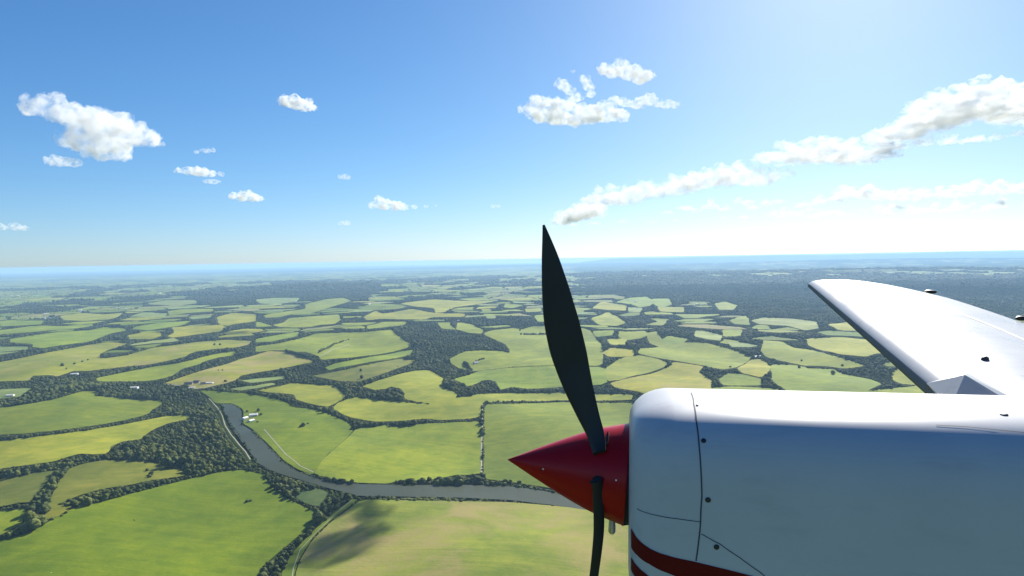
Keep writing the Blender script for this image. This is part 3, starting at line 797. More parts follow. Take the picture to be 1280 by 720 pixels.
def house(px, py, L, W, H, rz, wm, rm, label, name='farmhouse', group=None):
    x, y = ground_at(px, py)
    root = empty(name, (x, y, th(x, y) - .3), rz); tag(root, label, 'house' if name == 'farmhouse' else 'barn', group)
    bm = bmesh.new(); box(bm, -L/2, L/2, -W/2, W/2, 0, H)
    for s in (-1, 1):
        a = [bm.verts.new(p) for p in ((s*(L/2-.01), -W/2, H+.01), (s*(L/2-.01), W/2, H+.01), (s*(L/2-.01), 0, H + W*(.38 if rm is not ROOFS[0] else .13)))]
        bm.faces.new(a)
    bm_obj('wall', bm, wm, root)
    e = .5; rh = W * (.42 if rm is not ROOFS[0] else .16); bm = bmesh.new()
    for s in (-1, 1):
        lo = (s*(W/2+e), H - .25); hi = (0, H + rh)
        v = [bm.verts.new(p) for p in ((-L/2-e, lo[0], lo[1]), (L/2+e, lo[0], lo[1]), (L/2+e, 0, hi[1]), (-L/2-e, 0, hi[1]),
                                      (-L/2-e, lo[0], lo[1]+.3), (L/2+e, lo[0], lo[1]+.3), (L/2+e, 0, hi[1]+.3), (-L/2-e, 0, hi[1]+.3))]
        for f in ((0,1,2,3),(4,5,6,7),(0,1,5,4),(1,2,6,5),(2,3,7,6),(3,0,4,7)): bm.faces.new([v[i] for i in f])
    roof = bm_obj('roof', bm, rm, root)
    if name == 'farmhouse':
        bm = bmesh.new(); box(bm, L*.3, L*.3+.9, -.5, .5, H + rh*.5, H + rh + 1.3); bm_obj('chimney', bm, WALLS[1], roof)
    for s in (-1, 1):
        k = max(2, int(L / 4))
        for i in range(k):
            cx = -L/2 + (i + .5) * L / k
            if s == -1 and i == k // 2:
                bm = bmesh.new(); box(bm, cx-.55, cx+.55, s*W/2-.05, s*W/2+.05, 0, 2.2); bm_obj('door', bm, DOORM, root); continue
            bm = bmesh.new(); box(bm, cx-.6, cx+.6, s*W/2-.06, s*W/2+.06, H*.45, H*.45+1.3); bm_obj('window', bm, GLASS, root)
house(306,525,16,11,6.5,1.25,WALLS[0],ROOFS[0],'pale roofed house at the water edge, left one of the riverside cluster')
house(317,521,20,13,7,0.3,WALLS[0],ROOFS[0],'largest pale house of the riverside cluster, farthest from the camera')
house(314,528,15,11,6,1.1,WALLS[0],ROOFS[0],'white house of the riverside cluster nearest the bare river bank')
house(236,481,26,11,5,0.1,WALLS[1],ROOFS[1],'long reddish barn at the left end of the farm','barn')
house(246,479,22,11,5,-0.2,WALLS[1],ROOFS[2],'grey roofed barn in the middle of the farm','barn')
house(254,481,16,9,5,0.3,WALLS[0],ROOFS[1],'white farmhouse with clay roof in the middle of the farm')
house(262,480,24,11,5,0.0,WALLS[0],ROOFS[0],'pale roofed barn at the right end of the farm','barn')
house(240,485.5,20,9,4,0.15,WALLS[0],ROOFS[0],'low white shed in front of the farm beside the trees','barn')
house(168,486,24,12,6,0.1,WALLS[0],ROOFS[0],'lone white barn among the trees left of the farm','barn')
house(93,469,24,11,6,0.3,WALLS[0],ROOFS[0],'white farmhouse hidden in the tree belt at left')
house(595,455,22,11,6,0.7,WALLS[0],ROOFS[2],'white farmhouse with dark roof in the field right of the big wood')
house(947,447,26,12,6,0.2,WALLS[0],ROOFS[0],'pale farmhouse at the hedge corner above the cowling')
house(13,496,20,10,6,0.2,WALLS[0],ROOFS[0],'white house among round trees at the left edge')
for i, (a, b) in enumerate([(100,388),(58,393),(462,381),(540,369),(575,402),(705,372),(862,383),(872,381),(330,398),(395,375),(650,362),(200,367)]):
    house(a, b, 34, 16, 8, i * .7, WALLS[0], ROOFS[0], 'tiny pale farm building in the distant farmland', 'barn', 'distant farm buildings')

def tiny_house(px, py, rz, rm):
    x, y = ground_at(px, py); L, W_, H = rng2.uniform(16, 30), rng2.uniform(9, 14), 6
    bm = bmesh.new(); box(bm, -L/2, L/2, -W_/2, W_/2, 0, H); root = bm_obj('barn', bm, WALLS[0])
    root.location = (x, y, th(x, y)); root.rotation_euler = (0, 0, rz)
    tag(root, 'tiny pale farm building in the distant farmland', 'barn', 'distant farm buildings')
    bm = bmesh.new(); a = .6; v = [bm.verts.new(p) for p in ((-L/2-a,-W_/2-a,H-.1),(L/2+a,-W_/2-a,H-.1),(L/2+a,W_/2+a,H-.1),(-L/2-a,W_/2+a,H-.1),(-L/2-a,0,H+W_*.25),(L/2+a,0,H+W_*.25))]
    for f_ in ((0,1,5,4),(2,3,4,5),(0,4,3),(1,2,5),(3,2,1,0)): bm.faces.new([v[i] for i in f_])
    bm_obj('roof', bm, rm, root)
for cx_, cy_, n_ in [(96,389,5),(150,386,4),(60,398,4),(330,399,4),(365,378,3),(470,372,3),(545,366,4),(610,357,3),(250,368,4),(180,358,3),(705,380,3),(790,377,3),(862,382,4),(935,392,3),(20,371,4),(420,360,3),(1030,352,3)]:
    for _ in range(n_): tiny_house(cx_ + rng2.uniform(-9, 9), cy_ + rng2.uniform(-1.5, 1.5), rng2.uniform(-.6, .6), ROOFS[rng2.choice([0, 0, 1])])

# pale rock outcrop at the bottom left
x, y = ground_at(50, 719)
bm = bmesh.new(); rn = random.Random(5)
for k in range(9):
    c = Vector((rn.uniform(-15, 15), rn.uniform(-4, 4), 0)); s = rn.uniform(1.6, 4)
    res = bmesh.ops.create_icosphere(bm, subdivisions=2, radius=1)
    for v in res['verts']:
        q = v.co.copy(); v.co = c + Vector((q.x * s * 1.3, q.y * s, q.z * s * .6)) * (1 + .35 * noise.noise(q * 1.6 + Vector((k, 0, 0))))
o = bm_obj('rock_outcrop', bm, simple('limestone', (0.42, 0.38, 0.28), 0.95, vary=.3, scale=.5)); o.location = (x, y, th(x, y))
tag(o, 'pale rocky outcrop in the grass at the bottom left edge', 'rocks')

# ------------------------------------------------------------------ aircraft (built in the banked frame of the flight)
FR = frame_rot
def W(X, Y, Z):           # flight frame: X right, Y away, Z up -> world
    v = FR @ Vector((X, Z, -Y)); return Vector((v.x, v.y, v.z + HCAM))
def gray(px, py):         # pixel -> ray in the flight frame with Y = 1
    v = FR.transposed() @ ray(px, py); v = Vector((v.x, -v.z, v.y)); return v / v.y
def at(px, py, Y): return gray(px, py) * Y
YAW = R(10)
AFT = Vector((math.cos(YAW), -math.sin(YAW), 0)); OUT = Vector((math.sin(YAW), math.cos(YAW), 0)); UP = Vector((0, 0, 1))

def paint_white(name='white_aircraft_paint', f=1.0, g=1.0):
    k = NT(name)
    pos = k.add('ShaderNodeTexCoord').outputs['Object']
    n = k.noise(pos, 2.0, 6, 0.6, 0.3); st = k.noise(k.add('ShaderNodeMapping', {'Vector': pos, 'Scale': (1.5, 9, 9)}).outputs[0], 1.5, 5, 0.65)
    c = k.mix(k.ramp(n, .35, .75), (0.47, 0.485, 0.51), (0.44, 0.455, 0.48))
    c = k.mix(k.math('MULTIPLY', k.ramp(st, .5, .8), .35), c, (0.28, 0.285, 0.30))
    c = k.mix(1.0, c, (f, f, f), 'MULTIPLY')
    r = k.add('ShaderNodeMapRange', {0: n, 1: .3, 2: .7, 3: .26, 4: .36}).outputs[0]
    b = k.add('ShaderNodeBump', {'Strength': 0.04, 'Distance': 0.02, 'Height': k.noise(pos, 3.0, 2)}).outputs[0]
    k.set(Base_Color=c, Roughness=r, Specular_IOR_Level=0.08, Coat_Weight=0.0, Coat_Roughness=0.15, Normal=b)
    return k.m
WHITE = paint_white(); WINGP = paint_white('darkened_wing_paint', .80)  # wing: same white, darkened in colour so sunlight does not clip it
RED = simple('red_spinner_paint', (0.33, 0.002, 0.008), 0.30, spec=.22, coat=0.0, vary=.12, scale=6)
STRIPE = simple('dark_red_stripe', (0.11, 0.002, 0.005), 0.5, spec=.15, vary=.1)
BLADE = simple('black_blade_paint', (0.018, 0.021, 0.024), 0.55, spec=.35, vary=.2, scale=8)
SEAM = simple('seam_shadow_gap', (0.05, 0.06, 0.07), 0.9)
SCREW = simple('dark_fastener', (0.035, 0.035, 0.04), 0.45, metal=.5)
RUBBER = simple('black_rubber', (0.015, 0.015, 0.017), 0.8)
ALLOY = simple('bare_alloy', (0.55, 0.56, 0.56), 0.35, metal=.9)

plane = empty('airplane', tuple(W(*at(800, 600, 2.4))))
tag(plane, 'white light aeroplane wing and engine cowling with red spinner and turning black propeller', 'airplane')
PINV = Matrix.Translation(-plane.location)
def pl_obj(name, verts, faces, mat, parent=plane, smooth=True, autosmooth=None):
    vs = [W(*v) - plane.location for v in verts]
    me = bpy.data.meshes.new(name); me.from_pydata(vs, [], faces); me.materials.append(mat)
    bm = bmesh.new(); bm.from_mesh(me); bmesh.ops.recalc_face_normals(bm, faces=bm.faces)
    if autosmooth:
        for e in bm.edges:
            if len(e.link_faces) == 2 and e.calc_face_angle(0) > autosmooth: e.smooth = False
    bm.to_mesh(me); bm.free()
    if smooth: me.polygons.foreach_set('use_smooth', [True] * len(me.polygons))
    return link(bpy.data.objects.new(name, me), parent)

# nacelle: superellipse sections along the aft axis
B0 = at(786, 594, 2.40)                    # centre of the cowl's front
NW = 0.345
def nac(a):
    """half width, top, bottom, exponent at distance a behind the front"""
    r = 0.15
    t = min(1.0, max(0.0, a / r)); k = math.sqrt(max(0.0, 1 - (1 - t) ** 2))
    w = 0.205 + (NW - 0.205) * k + 0.035 * min(1, max(0, (a - .1) / 1.4))
    top = 0.20 + 0.098 * k + 0.012 * min(1, max(0, a / 1.5))
    bot = 0.30 + 0.20 * k + 0.05 * min(1, a / 1.0)
    return w, top, bot, 3.6 - .6 * (1 - k)
def nac_pt(a, phi, off=0.0):
    """phi 0 = side towards the camera, 90 deg = top"""
    w, t, b, n = nac(a)
    c, s = math.cos(phi), math.sin(phi)
    h = t if s >= 0 else b
    nn = n if s >= 0 else 3.2
    x = (w + off) * math.copysign(abs(c) ** (2 / nn), c); z = (h + off) * math.copysign(abs(s) ** (2 / nn), s)
    return B0 + AFT * a - OUT * x + UP * z
stations = [0, .004, .012, .025, .045, .07, .10, .13, .15, .18, .25, .4, .6, .8, 1.0, 1.2, 1.4, 1.7, 2.0]
NP = 96
def uni(k): return 2 * math.pi * k / NP
vs, fs = [], []
for a in stations:
    for k in range(NP): vs.append(nac_pt(a, uni(k)))
for i in range(len(stations) - 1):
    for k in range(NP):
        c = (k + 1) % NP; fs.append((i * NP + k, i * NP + c, (i + 1) * NP + c, (i + 1) * NP + k))
# recessed front with an inward lip
ring = []
for k in range(NP):
    p = nac_pt(0, uni(k)); q = B0 + (p - B0) * 0.86 + AFT * 0.03; vs.append(q)
b = len(stations) * NP
for k in range(NP):
    c = (k + 1) % NP; fs.append((k, b + k, b + c, c))
vs.append(B0 + AFT * .05)
for k in range(NP): fs.append((b + k, b + NP, b + (k + 1) % NP))
nacelle = pl_obj('engine_cowling', vs, fs, WHITE)

def nac_norm(a, phi):
    p = nac_pt(a, phi); u = nac_pt(a + .01, phi) - p; v = nac_pt(a, phi + .02) - p
    n = v.cross(u).normalized(); c = (p - (B0 + AFT * a)); return n if n.dot(c) > 0 else -n
def nac_hit(px, py):
    """point on the visible side of the cowl under a pixel: (a, phi)"""
    best = None
    r = gray(px, py)
    for ia in range(0, 140):
        a = ia * .01
        for ip in range(-60, 100):
            phi = R(ip)
            p = nac_pt(a, phi)
            d = (p / p.y - r); e = d.x * d.x + d.z * d.z
            if best is None or e < best[0]: best = (e, a, phi)
    e, a, phi = best
    for st in (.005, .002, .001):
        for _ in range(6):
            for da in (-st, 0, st):
                for dp in (-st * 2, 0, st * 2):
                    p = nac_pt(max(0, a + da), phi + dp); d = (p / p.y - r); e2 = d.x * d.x + d.z * d.z
                    if e2 < e: e, a0, p0 = e2, max(0, a + da), phi + dp; a, phi = a0, p0
    return a, phi
def strip(name, pxs, w, mat, parent, off=.0012, wend=None, dense=10):
    H = [nac_hit(*p) for p in pxs]; pts = []
    for (a0, f0), (a1, f1) in zip(H, H[1:]):
        for j in range(dense): pts.append((a0 + (a1 - a0) * j / dense, f0 + (f1 - f0) * j / dense))
    pts.append(H[-1])
    C = [nac_pt(a, f) + nac_norm(a, f) * off for a, f in pts]; Nn = [nac_norm(a, f) for a, f in pts]
    v, f = [], []
    for i, c in enumerate(C):
        t = (C[min(i + 1, len(C) - 1)] - C[max(0, i - 1)]).normalized(); s = t.cross(Nn[i]).normalized()
        ww = w if wend is None else w + (wend - w) * i / (len(C) - 1)
        v += [c - s * ww / 2, c + s * ww / 2]
        if i: f.append((2 * i - 2, 2 * i - 1, 2 * i + 1, 2 * i))
    return pl_obj(name, v, f, mat, parent, smooth=False)
strip('seam', [(864,491),(867,505),(871,530),(874,560),(876.5,590),(877.5,620),(876,650),(873,680),(870,701)], .0042, SEAM, nacelle)
strip('seam', [(796,636),(820,643),(845,648),(876,652)], .0022, SEAM, nacelle)
strip('seam', [(877,667),(900,680),(925,697),(950,715),(975,735)], .0028, SEAM, nacelle)
strip('seam', [(1170,531.5),(1210,534),(1250,538),(1290,542)], .0025, SEAM, nacelle)

def band(name, top, bottom, mat, parent, off=.0015):
    """painted band between two pixel lines on the cowl"""
    def dens(L):
        H = [nac_hit(*p) for p in L]; o = []
        for (a0, f0), (a1, f1) in zip(H, H[1:]):
            for j in range(8): o.append((a0 + (a1 - a0) * j / 8, f0 + (f1 - f0) * j / 8))
        return o + [H[-1]]
    A, Bb = dens(top), dens(bottom); n = len(A); v, f = [], []; M = 6
    for i in range(n):
        for j in range(M + 1):
            a = A[i][0] + (Bb[i][0] - A[i][0]) * j / M; p = A[i][1] + (Bb[i][1] - A[i][1]) * j / M
            v.append(nac_pt(a, p) + nac_norm(a, p) * off)
        if i:
            for j in range(M): f.append(((i-1)*(M+1)+j, (i-1)*(M+1)+j+1, i*(M+1)+j+1, i*(M+1)+j))
    return pl_obj(name, v, f, mat, parent)
band('stripe', [(789,660),(797,673),(812,685),(835,694),(868,702),(910,712),(950,722)], [(790,684),(797,694),(812,705),(835,716),(868,727),(910,738),(950,748)], STRIPE, nacelle)
band('stripe', [(789.5,696),(795,705),(805,715),(825,728),(850,738)], [(790,712),(795,722),(805,733),(825,746),(850,758)], STRIPE, nacelle)

def disc(px, py, r, parent, name='fastener', mat=SCREW, hit=None):
    a, ph = nac_hit(px, py); n = nac_norm(a, ph); c = nac_pt(a, ph)
    x = n.orthogonal().normalized(); y = n.cross(x); v, f = [], []
    for rr, h in ((r, .0005), (r * .92, .003), (r * .4, .0036)):
        for k in range(14): v.append(c + n * h + (x * math.cos(k * .4488) + y * math.sin(k * .4488)) * rr)
    for l in range(2):
        for k in range(14): f.append((l*14+k, l*14+(k+1)%14, (l+1)*14+(k+1)%14, (l+1)*14+k))
    f.append(tuple(range(28, 42)))
    return pl_obj(name, v, f, mat, parent)
for p in [(871.5,507,.0045),(879.5,551,.0078),(885,625,.0085),(895.5,683.5,.0085),(1255,518.5,.0115)]: disc(*p, nacelle)
# small scuffs on the top edge
strip('scratch', [(1099,502),(1106,505),(1114,508.5)], .0022, SEAM, nacelle, wend=.0008)
strip('scratch', [(1138,507),(1142,508)], .003, SEAM, nacelle, wend=.001)
strip('scratch', [(1148,508.5),(1153,508)], .002, SEAM, nacelle, wend=.001)

# spinner
TILT = R(3.6)
AX = (AFT * math.cos(TILT) - UP * math.sin(TILT)).normalized(); TIP = at(634.5, 574.5, 2.40 + .45 * math.sin(YAW) + .0)
SU = (UP * math.cos(TILT) + AFT * math.sin(TILT)).normalized(); SO = OUT
SL = (at(783, 595, 2.40) - TIP).dot(AX)
prof = [(0, .0005), (.012, .007), (.03, .0155), (.06, .030), (.10, .050), (.15, .0735), (.20, .0965), (.25, .1185), (.30, .139), (.35, .156), (.40, .1695), (.44, .180), (.97 * .46, .184)]
kx = SL / (.97 * .46)
vs, fs = [], []; n = 64
for a, r in prof:
    for k in range(n): vs.append(TIP + AX * a * kx + (SU * math.sin(k * 2 * math.pi / n) - SO * math.cos(k * 2 * math.pi / n)) * r)
for i in range(len(prof) - 1):
    for k in range(n): c = (k + 1) % n; fs.append((i*n+k, i*n+c, (i+1)*n+c, (i+1)*n+k))
vs.append(TIP + AX * SL * 1.0); L0 = (len(prof) - 1) * n
for k in range(n): fs.append((L0 + k, L0 + (k + 1) % n, len(vs) - 1))
spinner = pl_obj('spinner', vs, fs, RED)
def ringobj(name, a0, a1, r, mat, parent, r2=None):
    v, f = [], []; r2 = r2 or r
    for a, rr in ((a0, r * .9), (a0, r), (a1, r2), (a1, r2 * .9)):
        for k in range(n): v.append(TIP + AX * a + (SU * math.sin(k * 2 * math.pi / n) - SO * math.cos(k * 2 * math.pi / n)) * rr)
    for i in range(4):
        for k in range(n): c = (k + 1) % n; j = (i + 1) % 4; f.append((i*n+k, i*n+c, j*n+c, j*n+k))
    return pl_obj(name, v, f, mat, parent, autosmooth=R(40))
ringobj('backplate', SL + .0005, SL + .022, .181, RUBBER, spinner, .176)

# blades: airfoil sections along a traced centre line (the shape the photo gives them)
def blade(name, line, Y, twist0, twist1, thick):
    """line: (px, py, width px) from root to tip"""
    dens = []
    for (x0, y0, w0), (x1, y1, w1) in zip(line, line[1:]):
        for j in range(5): t = j / 5; dens.append((x0+(x1-x0)*t, y0+(y1-y0)*t, w0+(w1-w0)*t))
    dens.append(line[-1]); N = len(dens)
    # smooth the line
    for _ in range(3):
        dens = [dens[0]] + [tuple((dens[i-1][q] + 2*dens[i][q] + dens[i+1][q]) / 4 for q in range(3)) for i in range(1, N-1)] + [dens[-1]]
    if not isinstance(Y, float): Ys = [Y[0] + (Y[1] - Y[0]) * min(1, i / (N * Y[2])) for i in range(N)]
    else: Ys = [Y] * N
    C = [at(x, y, yy) for (x, y, w), yy in zip(dens, Ys)]; Y = Ys[0]; v, f = [], []; M = 20
    for i, c in enumerate(C):
        t = (C[min(i+1, N-1)] - C[max(i-1, 0)]).normalized(); s = i / (N - 1)
        side = t.cross(Vector((0, 1, 0))).normalized(); fwd = side.cross(t)
        tw = twist0 + (twist1 - twist0) * s
        ch = (side * math.cos(tw) + fwd * math.sin(tw)); nr = ch.cross(t).normalized()
        half = dens[i][2] / F_PX * Y / 2 / max(.5, math.cos(tw)); th_ = thick * (1 - .75 * s) * min(1, half / .01)
        for k in range(M):
            a = 2 * math.pi * k / M; u = math.cos(a); w = math.sin(a)
            v.append(c + ch * half * u + nr * (w * th_ / 2 * (1 + .35 * u) + (.12 * half * (1 - u * u))))
    for i in range(N - 1):
        for k in range(M): q = (k + 1) % M; f.append((i*M+k, i*M+q, (i+1)*M+q, (i+1)*M+k))
    f.append(tuple(range(M))); f.append(tuple(range((N-1)*M, N*M)))
    return pl_obj(name, v, f, BLADE, autosmooth=R(60))
YB = at(748, 590, 2.40 + .11 * math.sin(YAW)).y
blade('propeller_blade', [(750,566,14),(748,556,18),(744,540,22),(735,518,28),(722,482,38),(710,440,47),(701,400,45),(694,360,35),(687.5,322,22),(683,298,11),(679.5,281,3)], (YB - .125, YB - .02, .45), R(38), R(12), .036)
blade('propeller_blade', [(746,600,12),(747.5,610,15),(748.5,640,14),(748.5,665,14),(745.5,695,13),(742,722,12),(736,770,17),(728,830,18),(722,870,14),(718,900,4)], (YB - .17, YB - .10, .5), R(35), R(12), .03)
def socket_ring(px, py, rx, rz, Y):
    c = at(px, py, Y); v, f = [], []
    for k in range(20):
        a = k * math.pi / 10; v.append(c + AX * rx * math.cos(a) + SU * rz * math.sin(a) - OUT * .0)
    return c
# slot and rivets on the spinner
def spin_hit(px, py):
    r = gray(px, py); best = None
    for ia in range(2, 98):
        a = SL * ia / 98
        rr = np.interp(a / kx, [q[0] for q in prof], [q[1] for q in prof])
        for ip in range(-88, 89, 1):
            ph = R(ip); d = (SU * math.sin(ph) - SO * math.cos(ph)); p = TIP + AX * a + d * rr
            e = (p / p.y - r).length
            if best is None or e < best[0]: best = (e, p, d)
    return best[1], best[2]
def spin_patch(name, px, py, ax, ay, mat, h=.0015):
    p, d = spin_hit(px, py); n_ = (d - AX * .35).normalized(); x = (AX - n_ * AX.dot(n_)).normalized(); y = n_.cross(x); v, f = [], []
    for hh, s in ((-.004, 1), (h, .95)):
        for k in range(18): a = k * math.pi / 9; v.append(p + n_ * hh + x * ax * s * math.cos(a) + y * ay * s * math.sin(a))
    for k in range(18): f.append((k, (k+1) % 18, 18 + (k+1) % 18, 18 + k))
    f.append(tuple(range(18, 36)))
    return pl_obj(name, v, f, mat, spinner, autosmooth=R(40))
spin_patch('blade_slot', 759.5, 548, .005, .036, RUBBER)
spin_patch('blade_cutout', 745, 604, .026, .009, RUBBER)
spin_patch('rivet', 679, 586, .0035, .0035, ALLOY)
spin_patch('rivet', 770, 600, .003, .003, ALLOY)
# small breather pipe under the spinner
v, f = [], []
c0 = at(765, 652, 2.36)
for i, (dz, rr) in enumerate(((0.02, .010), (-.02, .013), (-.036, .013), (-.044, .008))):
    for k in range(12): a = k * math.pi / 6; v.append(c0 + Vector((math.cos(a) * rr, math.sin(a) * rr, dz)))
for i in range(3):
    for k in range(12): f.append((i*12+k, i*12+(k+1) % 12, (i+1)*12+(k+1) % 12, (i+1)*12+k))
f.append(tuple(range(36, 48)))
pl_obj('breather_pipe', v, f, ALLOY, autosmooth=R(40))

# wing
PR = at(1181, 503, 3.0); gdir = Vector((.312, 1, .080))
# leading edge direction so that the tip falls on its place in the photo
tip_r = gray(1010, 355)
s_tip = (tip_r.x * PR.y - PR.x) / (gdir.x - tip_r.x * gdir.y)
gz = (tip_r.z * (PR.y + s_tip) - PR.z) / s_tip
gdir = Vector((.312, 1, gz))
AW = (AFT + Vector((0, 0, -.035))).normalized()
PN = AW.cross(gdir).normalized()
if PN.z < 0: PN = -PN
def wing_hit(px, py, lift=0.0):
    r = gray(px, py); t = (PR + PN * lift).dot(PN) / r.dot(PN); p = r * t
    # p = PR + s g + c A
    M = Matrix(((gdir.x, AW.x), (gdir.y, AW.y))).inverted(); q = M @ Vector((p.x - PR.x, p.y - PR.y)); return q.x, q.y
te = [wing_hit(*p) for p in [(1012,351),(1022,349.5),(1040,349),(1060,350),(1085,352),(1110,355.5),(1135,359.5),(1160,365),(1185,371),(1210,378.5),(1245,390),(1280,402),(1310,414)]]
te = sorted(te); ss = [q[0] for q in te]; cc = [max(q[1], .02) for q in te]
print('WING tip s', s_tip, 'te', [(round(a, 2), round(b, 2)) for a, b in te])
def chord(s):
    if s <= ss[0]: return cc[0] + (ss[0] - s) * .12
    return float(np.interp(s, ss, cc))
svals = [-.75, -.4, 0, .4, .8, 1.2, 1.6, 2.0, 2.4, 2.8, 3.1, 3.4, 3.6, 3.8, 3.95, 4.1, 4.2, 4.3, 4.4, 4.48, 4.54, 4.58, 4.61]
svals = [s * s_tip / 4.64 for s in svals]
def airfoil(u, c):   # half thickness / camber at chord fraction u
    tk = .15 * c
    tk *= 1 + .5 * math.exp(-u / .06)
    y = tk / .2 * (.2969 * math.sqrt(u) - .126 * u - .3516 * u * u + .2843 * u ** 3 - .1036 * u ** 4)
    return y
M = 26
us = [(1 - math.cos(math.pi * k / M)) / 2 for k in range(M + 1)]
v, f = [], []; cnt = 2 * M
for s in svals:
    c = max(chord(s), .03); base = PR + gdir * s
    prof_w = []
    for u in us: prof_w.append((u, airfoil(u, c) * .85 + .012 * c * math.sin(math.pi * u) - .55 * airfoil(.25, c) * 0))
    for u in reversed(us[1:-1]): prof_w.append((u, -airfoil(u, c) * .75))
    for u, y in prof_w: v.append(base + AW * (u * c) + PN * (y - .012))
for i in range(len(svals) - 1):
    for k in range(cnt): q = (k + 1) % cnt; f.append((i*cnt+k, i*cnt+q, (i+1)*cnt+q, (i+1)*cnt+k))
f.append(tuple(range((len(svals)-1)*cnt, len(svals)*cnt)))
wing = pl_obj('wing', v, f, WINGP)
def wing_pt(px, py):
    h = 0
    for _ in range(4):
        s, c = wing_hit(px, py, h); C = chord(s); u = min(max(c / C, 0.001), 1)
        h = airfoil(u, C) * .85 + .012 * C * math.sin(math.pi * u) - .012
    return PR + gdir * s + AW * c + PN * h
def wing_disc(px, py, r, h=.004):
    c = wing_pt(px, py); n_ = PN; x = n_.orthogonal().normalized(); y = n_.cross(x); v, f = [], []
    for rr, hh in ((r, -.004), (r * .8, h), (r * .4, h * 1.4)):
        for k in range(16): a = k * math.pi / 8; v.append(c + n_ * hh + (x * math.cos(a) + y * math.sin(a)) * rr)
    for l in range(2):
        for k in range(16): f.append((l*16+k, l*16+(k+1) % 16, (l+1)*16+(k+1) % 16, (l+1)*16+k))
    f.append(tuple(range(32, 48)))
    return pl_obj('fuel_cap', v, f, SCREW, wing, autosmooth=R(40))
wing_disc(1229.5, 449.5, .020, .014)
def wing_strip(pxs, w, mat=SEAM, h=.0025, name='seam'):
    P_ = [wing_pt(*p) + PN * h for p in pxs]; C = []
    for a, b in zip(P_, P_[1:]): C += [a + (b - a) * j / 6 for j in range(6)]
    C.append(P_[-1]); v, f = [], []
    for i, c in enumerate(C):
        t = (C[min(i+1, len(C)-1)] - C[max(i-1, 0)]).normalized(); s = t.cross(PN).normalized()
        v += [c - s * w / 2, c + s * w / 2]
        if i: f.append((2*i-2, 2*i-1, 2*i+1, 2*i))
    return pl_obj(name, v, f, mat, wing, smooth=False)
LGREY = simple('pale_grey_seam', (0.20, 0.21, 0.22), 0.6)
wing_strip([(1108,386),(1130,401),(1160,420),(1190,440)], .016, LGREY)
wing_strip([(1160,378),(1200,392),(1240,408),(1290,430)], .016, LGREY)
# aileron hinge fairings on the far edge
def lump(name, px, py, L, Wd, H, mat=SCREW):
    c = wing_pt(px, py); bm = bmesh.new(); v, f = [], []
    for i in range(7):
        a = -1 + 2 * i / 6; r = math.sqrt(max(0, 1 - a * a)) + .05
        for k in range(8): t = k * math.pi / 4; v.append(c + AW * a * L + gdir.normalized() * Wd * r * math.cos(t) + PN * (H * r * math.sin(t) + H * .5))
    for i in range(6):
        for k in range(8): f.append((i*8+k, i*8+(k+1) % 8, (i+1)*8+(k+1) % 8, (i+1)*8+k))
    pl_obj(name, v, f, mat, wing)
lump('hinge', 1163, 366, .07, .03, .02); lump('hinge', 1277, 399.5, .05, .03, .02)
# fairing at the foot of the leading edge
def fpt(px, py, lift): 
    s, c = wing_hit(px, py, lift); return PR + gdir * s + AW * c + PN * lift
def wy(px, py, d): return at(px, py, wing_pt(px, py).y - d)
yb = wing_pt(1200, 503).y - .04
y0 = wing_pt(1172, 492).y - .02
print('FAIR', yb, y0, wing_pt(1206, 468.5).y, wing_pt(1158, 479).y, wing_pt(1264, 503).y)
b0, b1, b2 = at(1182, 508, y0), at(1188, 509, yb), at(1268, 515, wing_pt(1264, 503).y - .07)
t0 = at(1158, 479, y0 + .05); t1, t3 = at(1206, 468.5, yb + .09), at(1264, 503, b2.y + .03)
r0, r1, r2 = wing_pt(1160, 477.5), wing_pt(1208, 465), wing_pt(1270, 500)
v = [t0, t1, t3, b2, b1, b0, r0, r1, r2]
f = [(0, 1, 4, 5), (1, 2, 3, 4), (0, 6, 7, 1), (1, 7, 8, 2)]
pl_obj('root_fairing', v, f, WINGP, wing, smooth=False)
v, f = [], []   # shade under the wing's nose, painted as a dark strip along the leading edge
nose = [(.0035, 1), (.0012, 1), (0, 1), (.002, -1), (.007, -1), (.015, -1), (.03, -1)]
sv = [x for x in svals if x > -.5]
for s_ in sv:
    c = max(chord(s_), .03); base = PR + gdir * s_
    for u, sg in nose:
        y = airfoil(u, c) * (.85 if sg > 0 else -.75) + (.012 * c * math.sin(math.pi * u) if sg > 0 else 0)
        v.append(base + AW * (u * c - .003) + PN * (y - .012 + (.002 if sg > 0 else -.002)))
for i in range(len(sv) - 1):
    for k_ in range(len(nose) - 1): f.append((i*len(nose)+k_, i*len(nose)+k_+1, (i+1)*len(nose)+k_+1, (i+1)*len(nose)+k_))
pl_obj('leading_edge_shade', v, f, simple('nose_shade_grey', (.10, .115, .14), .7, vary=.15), wing)

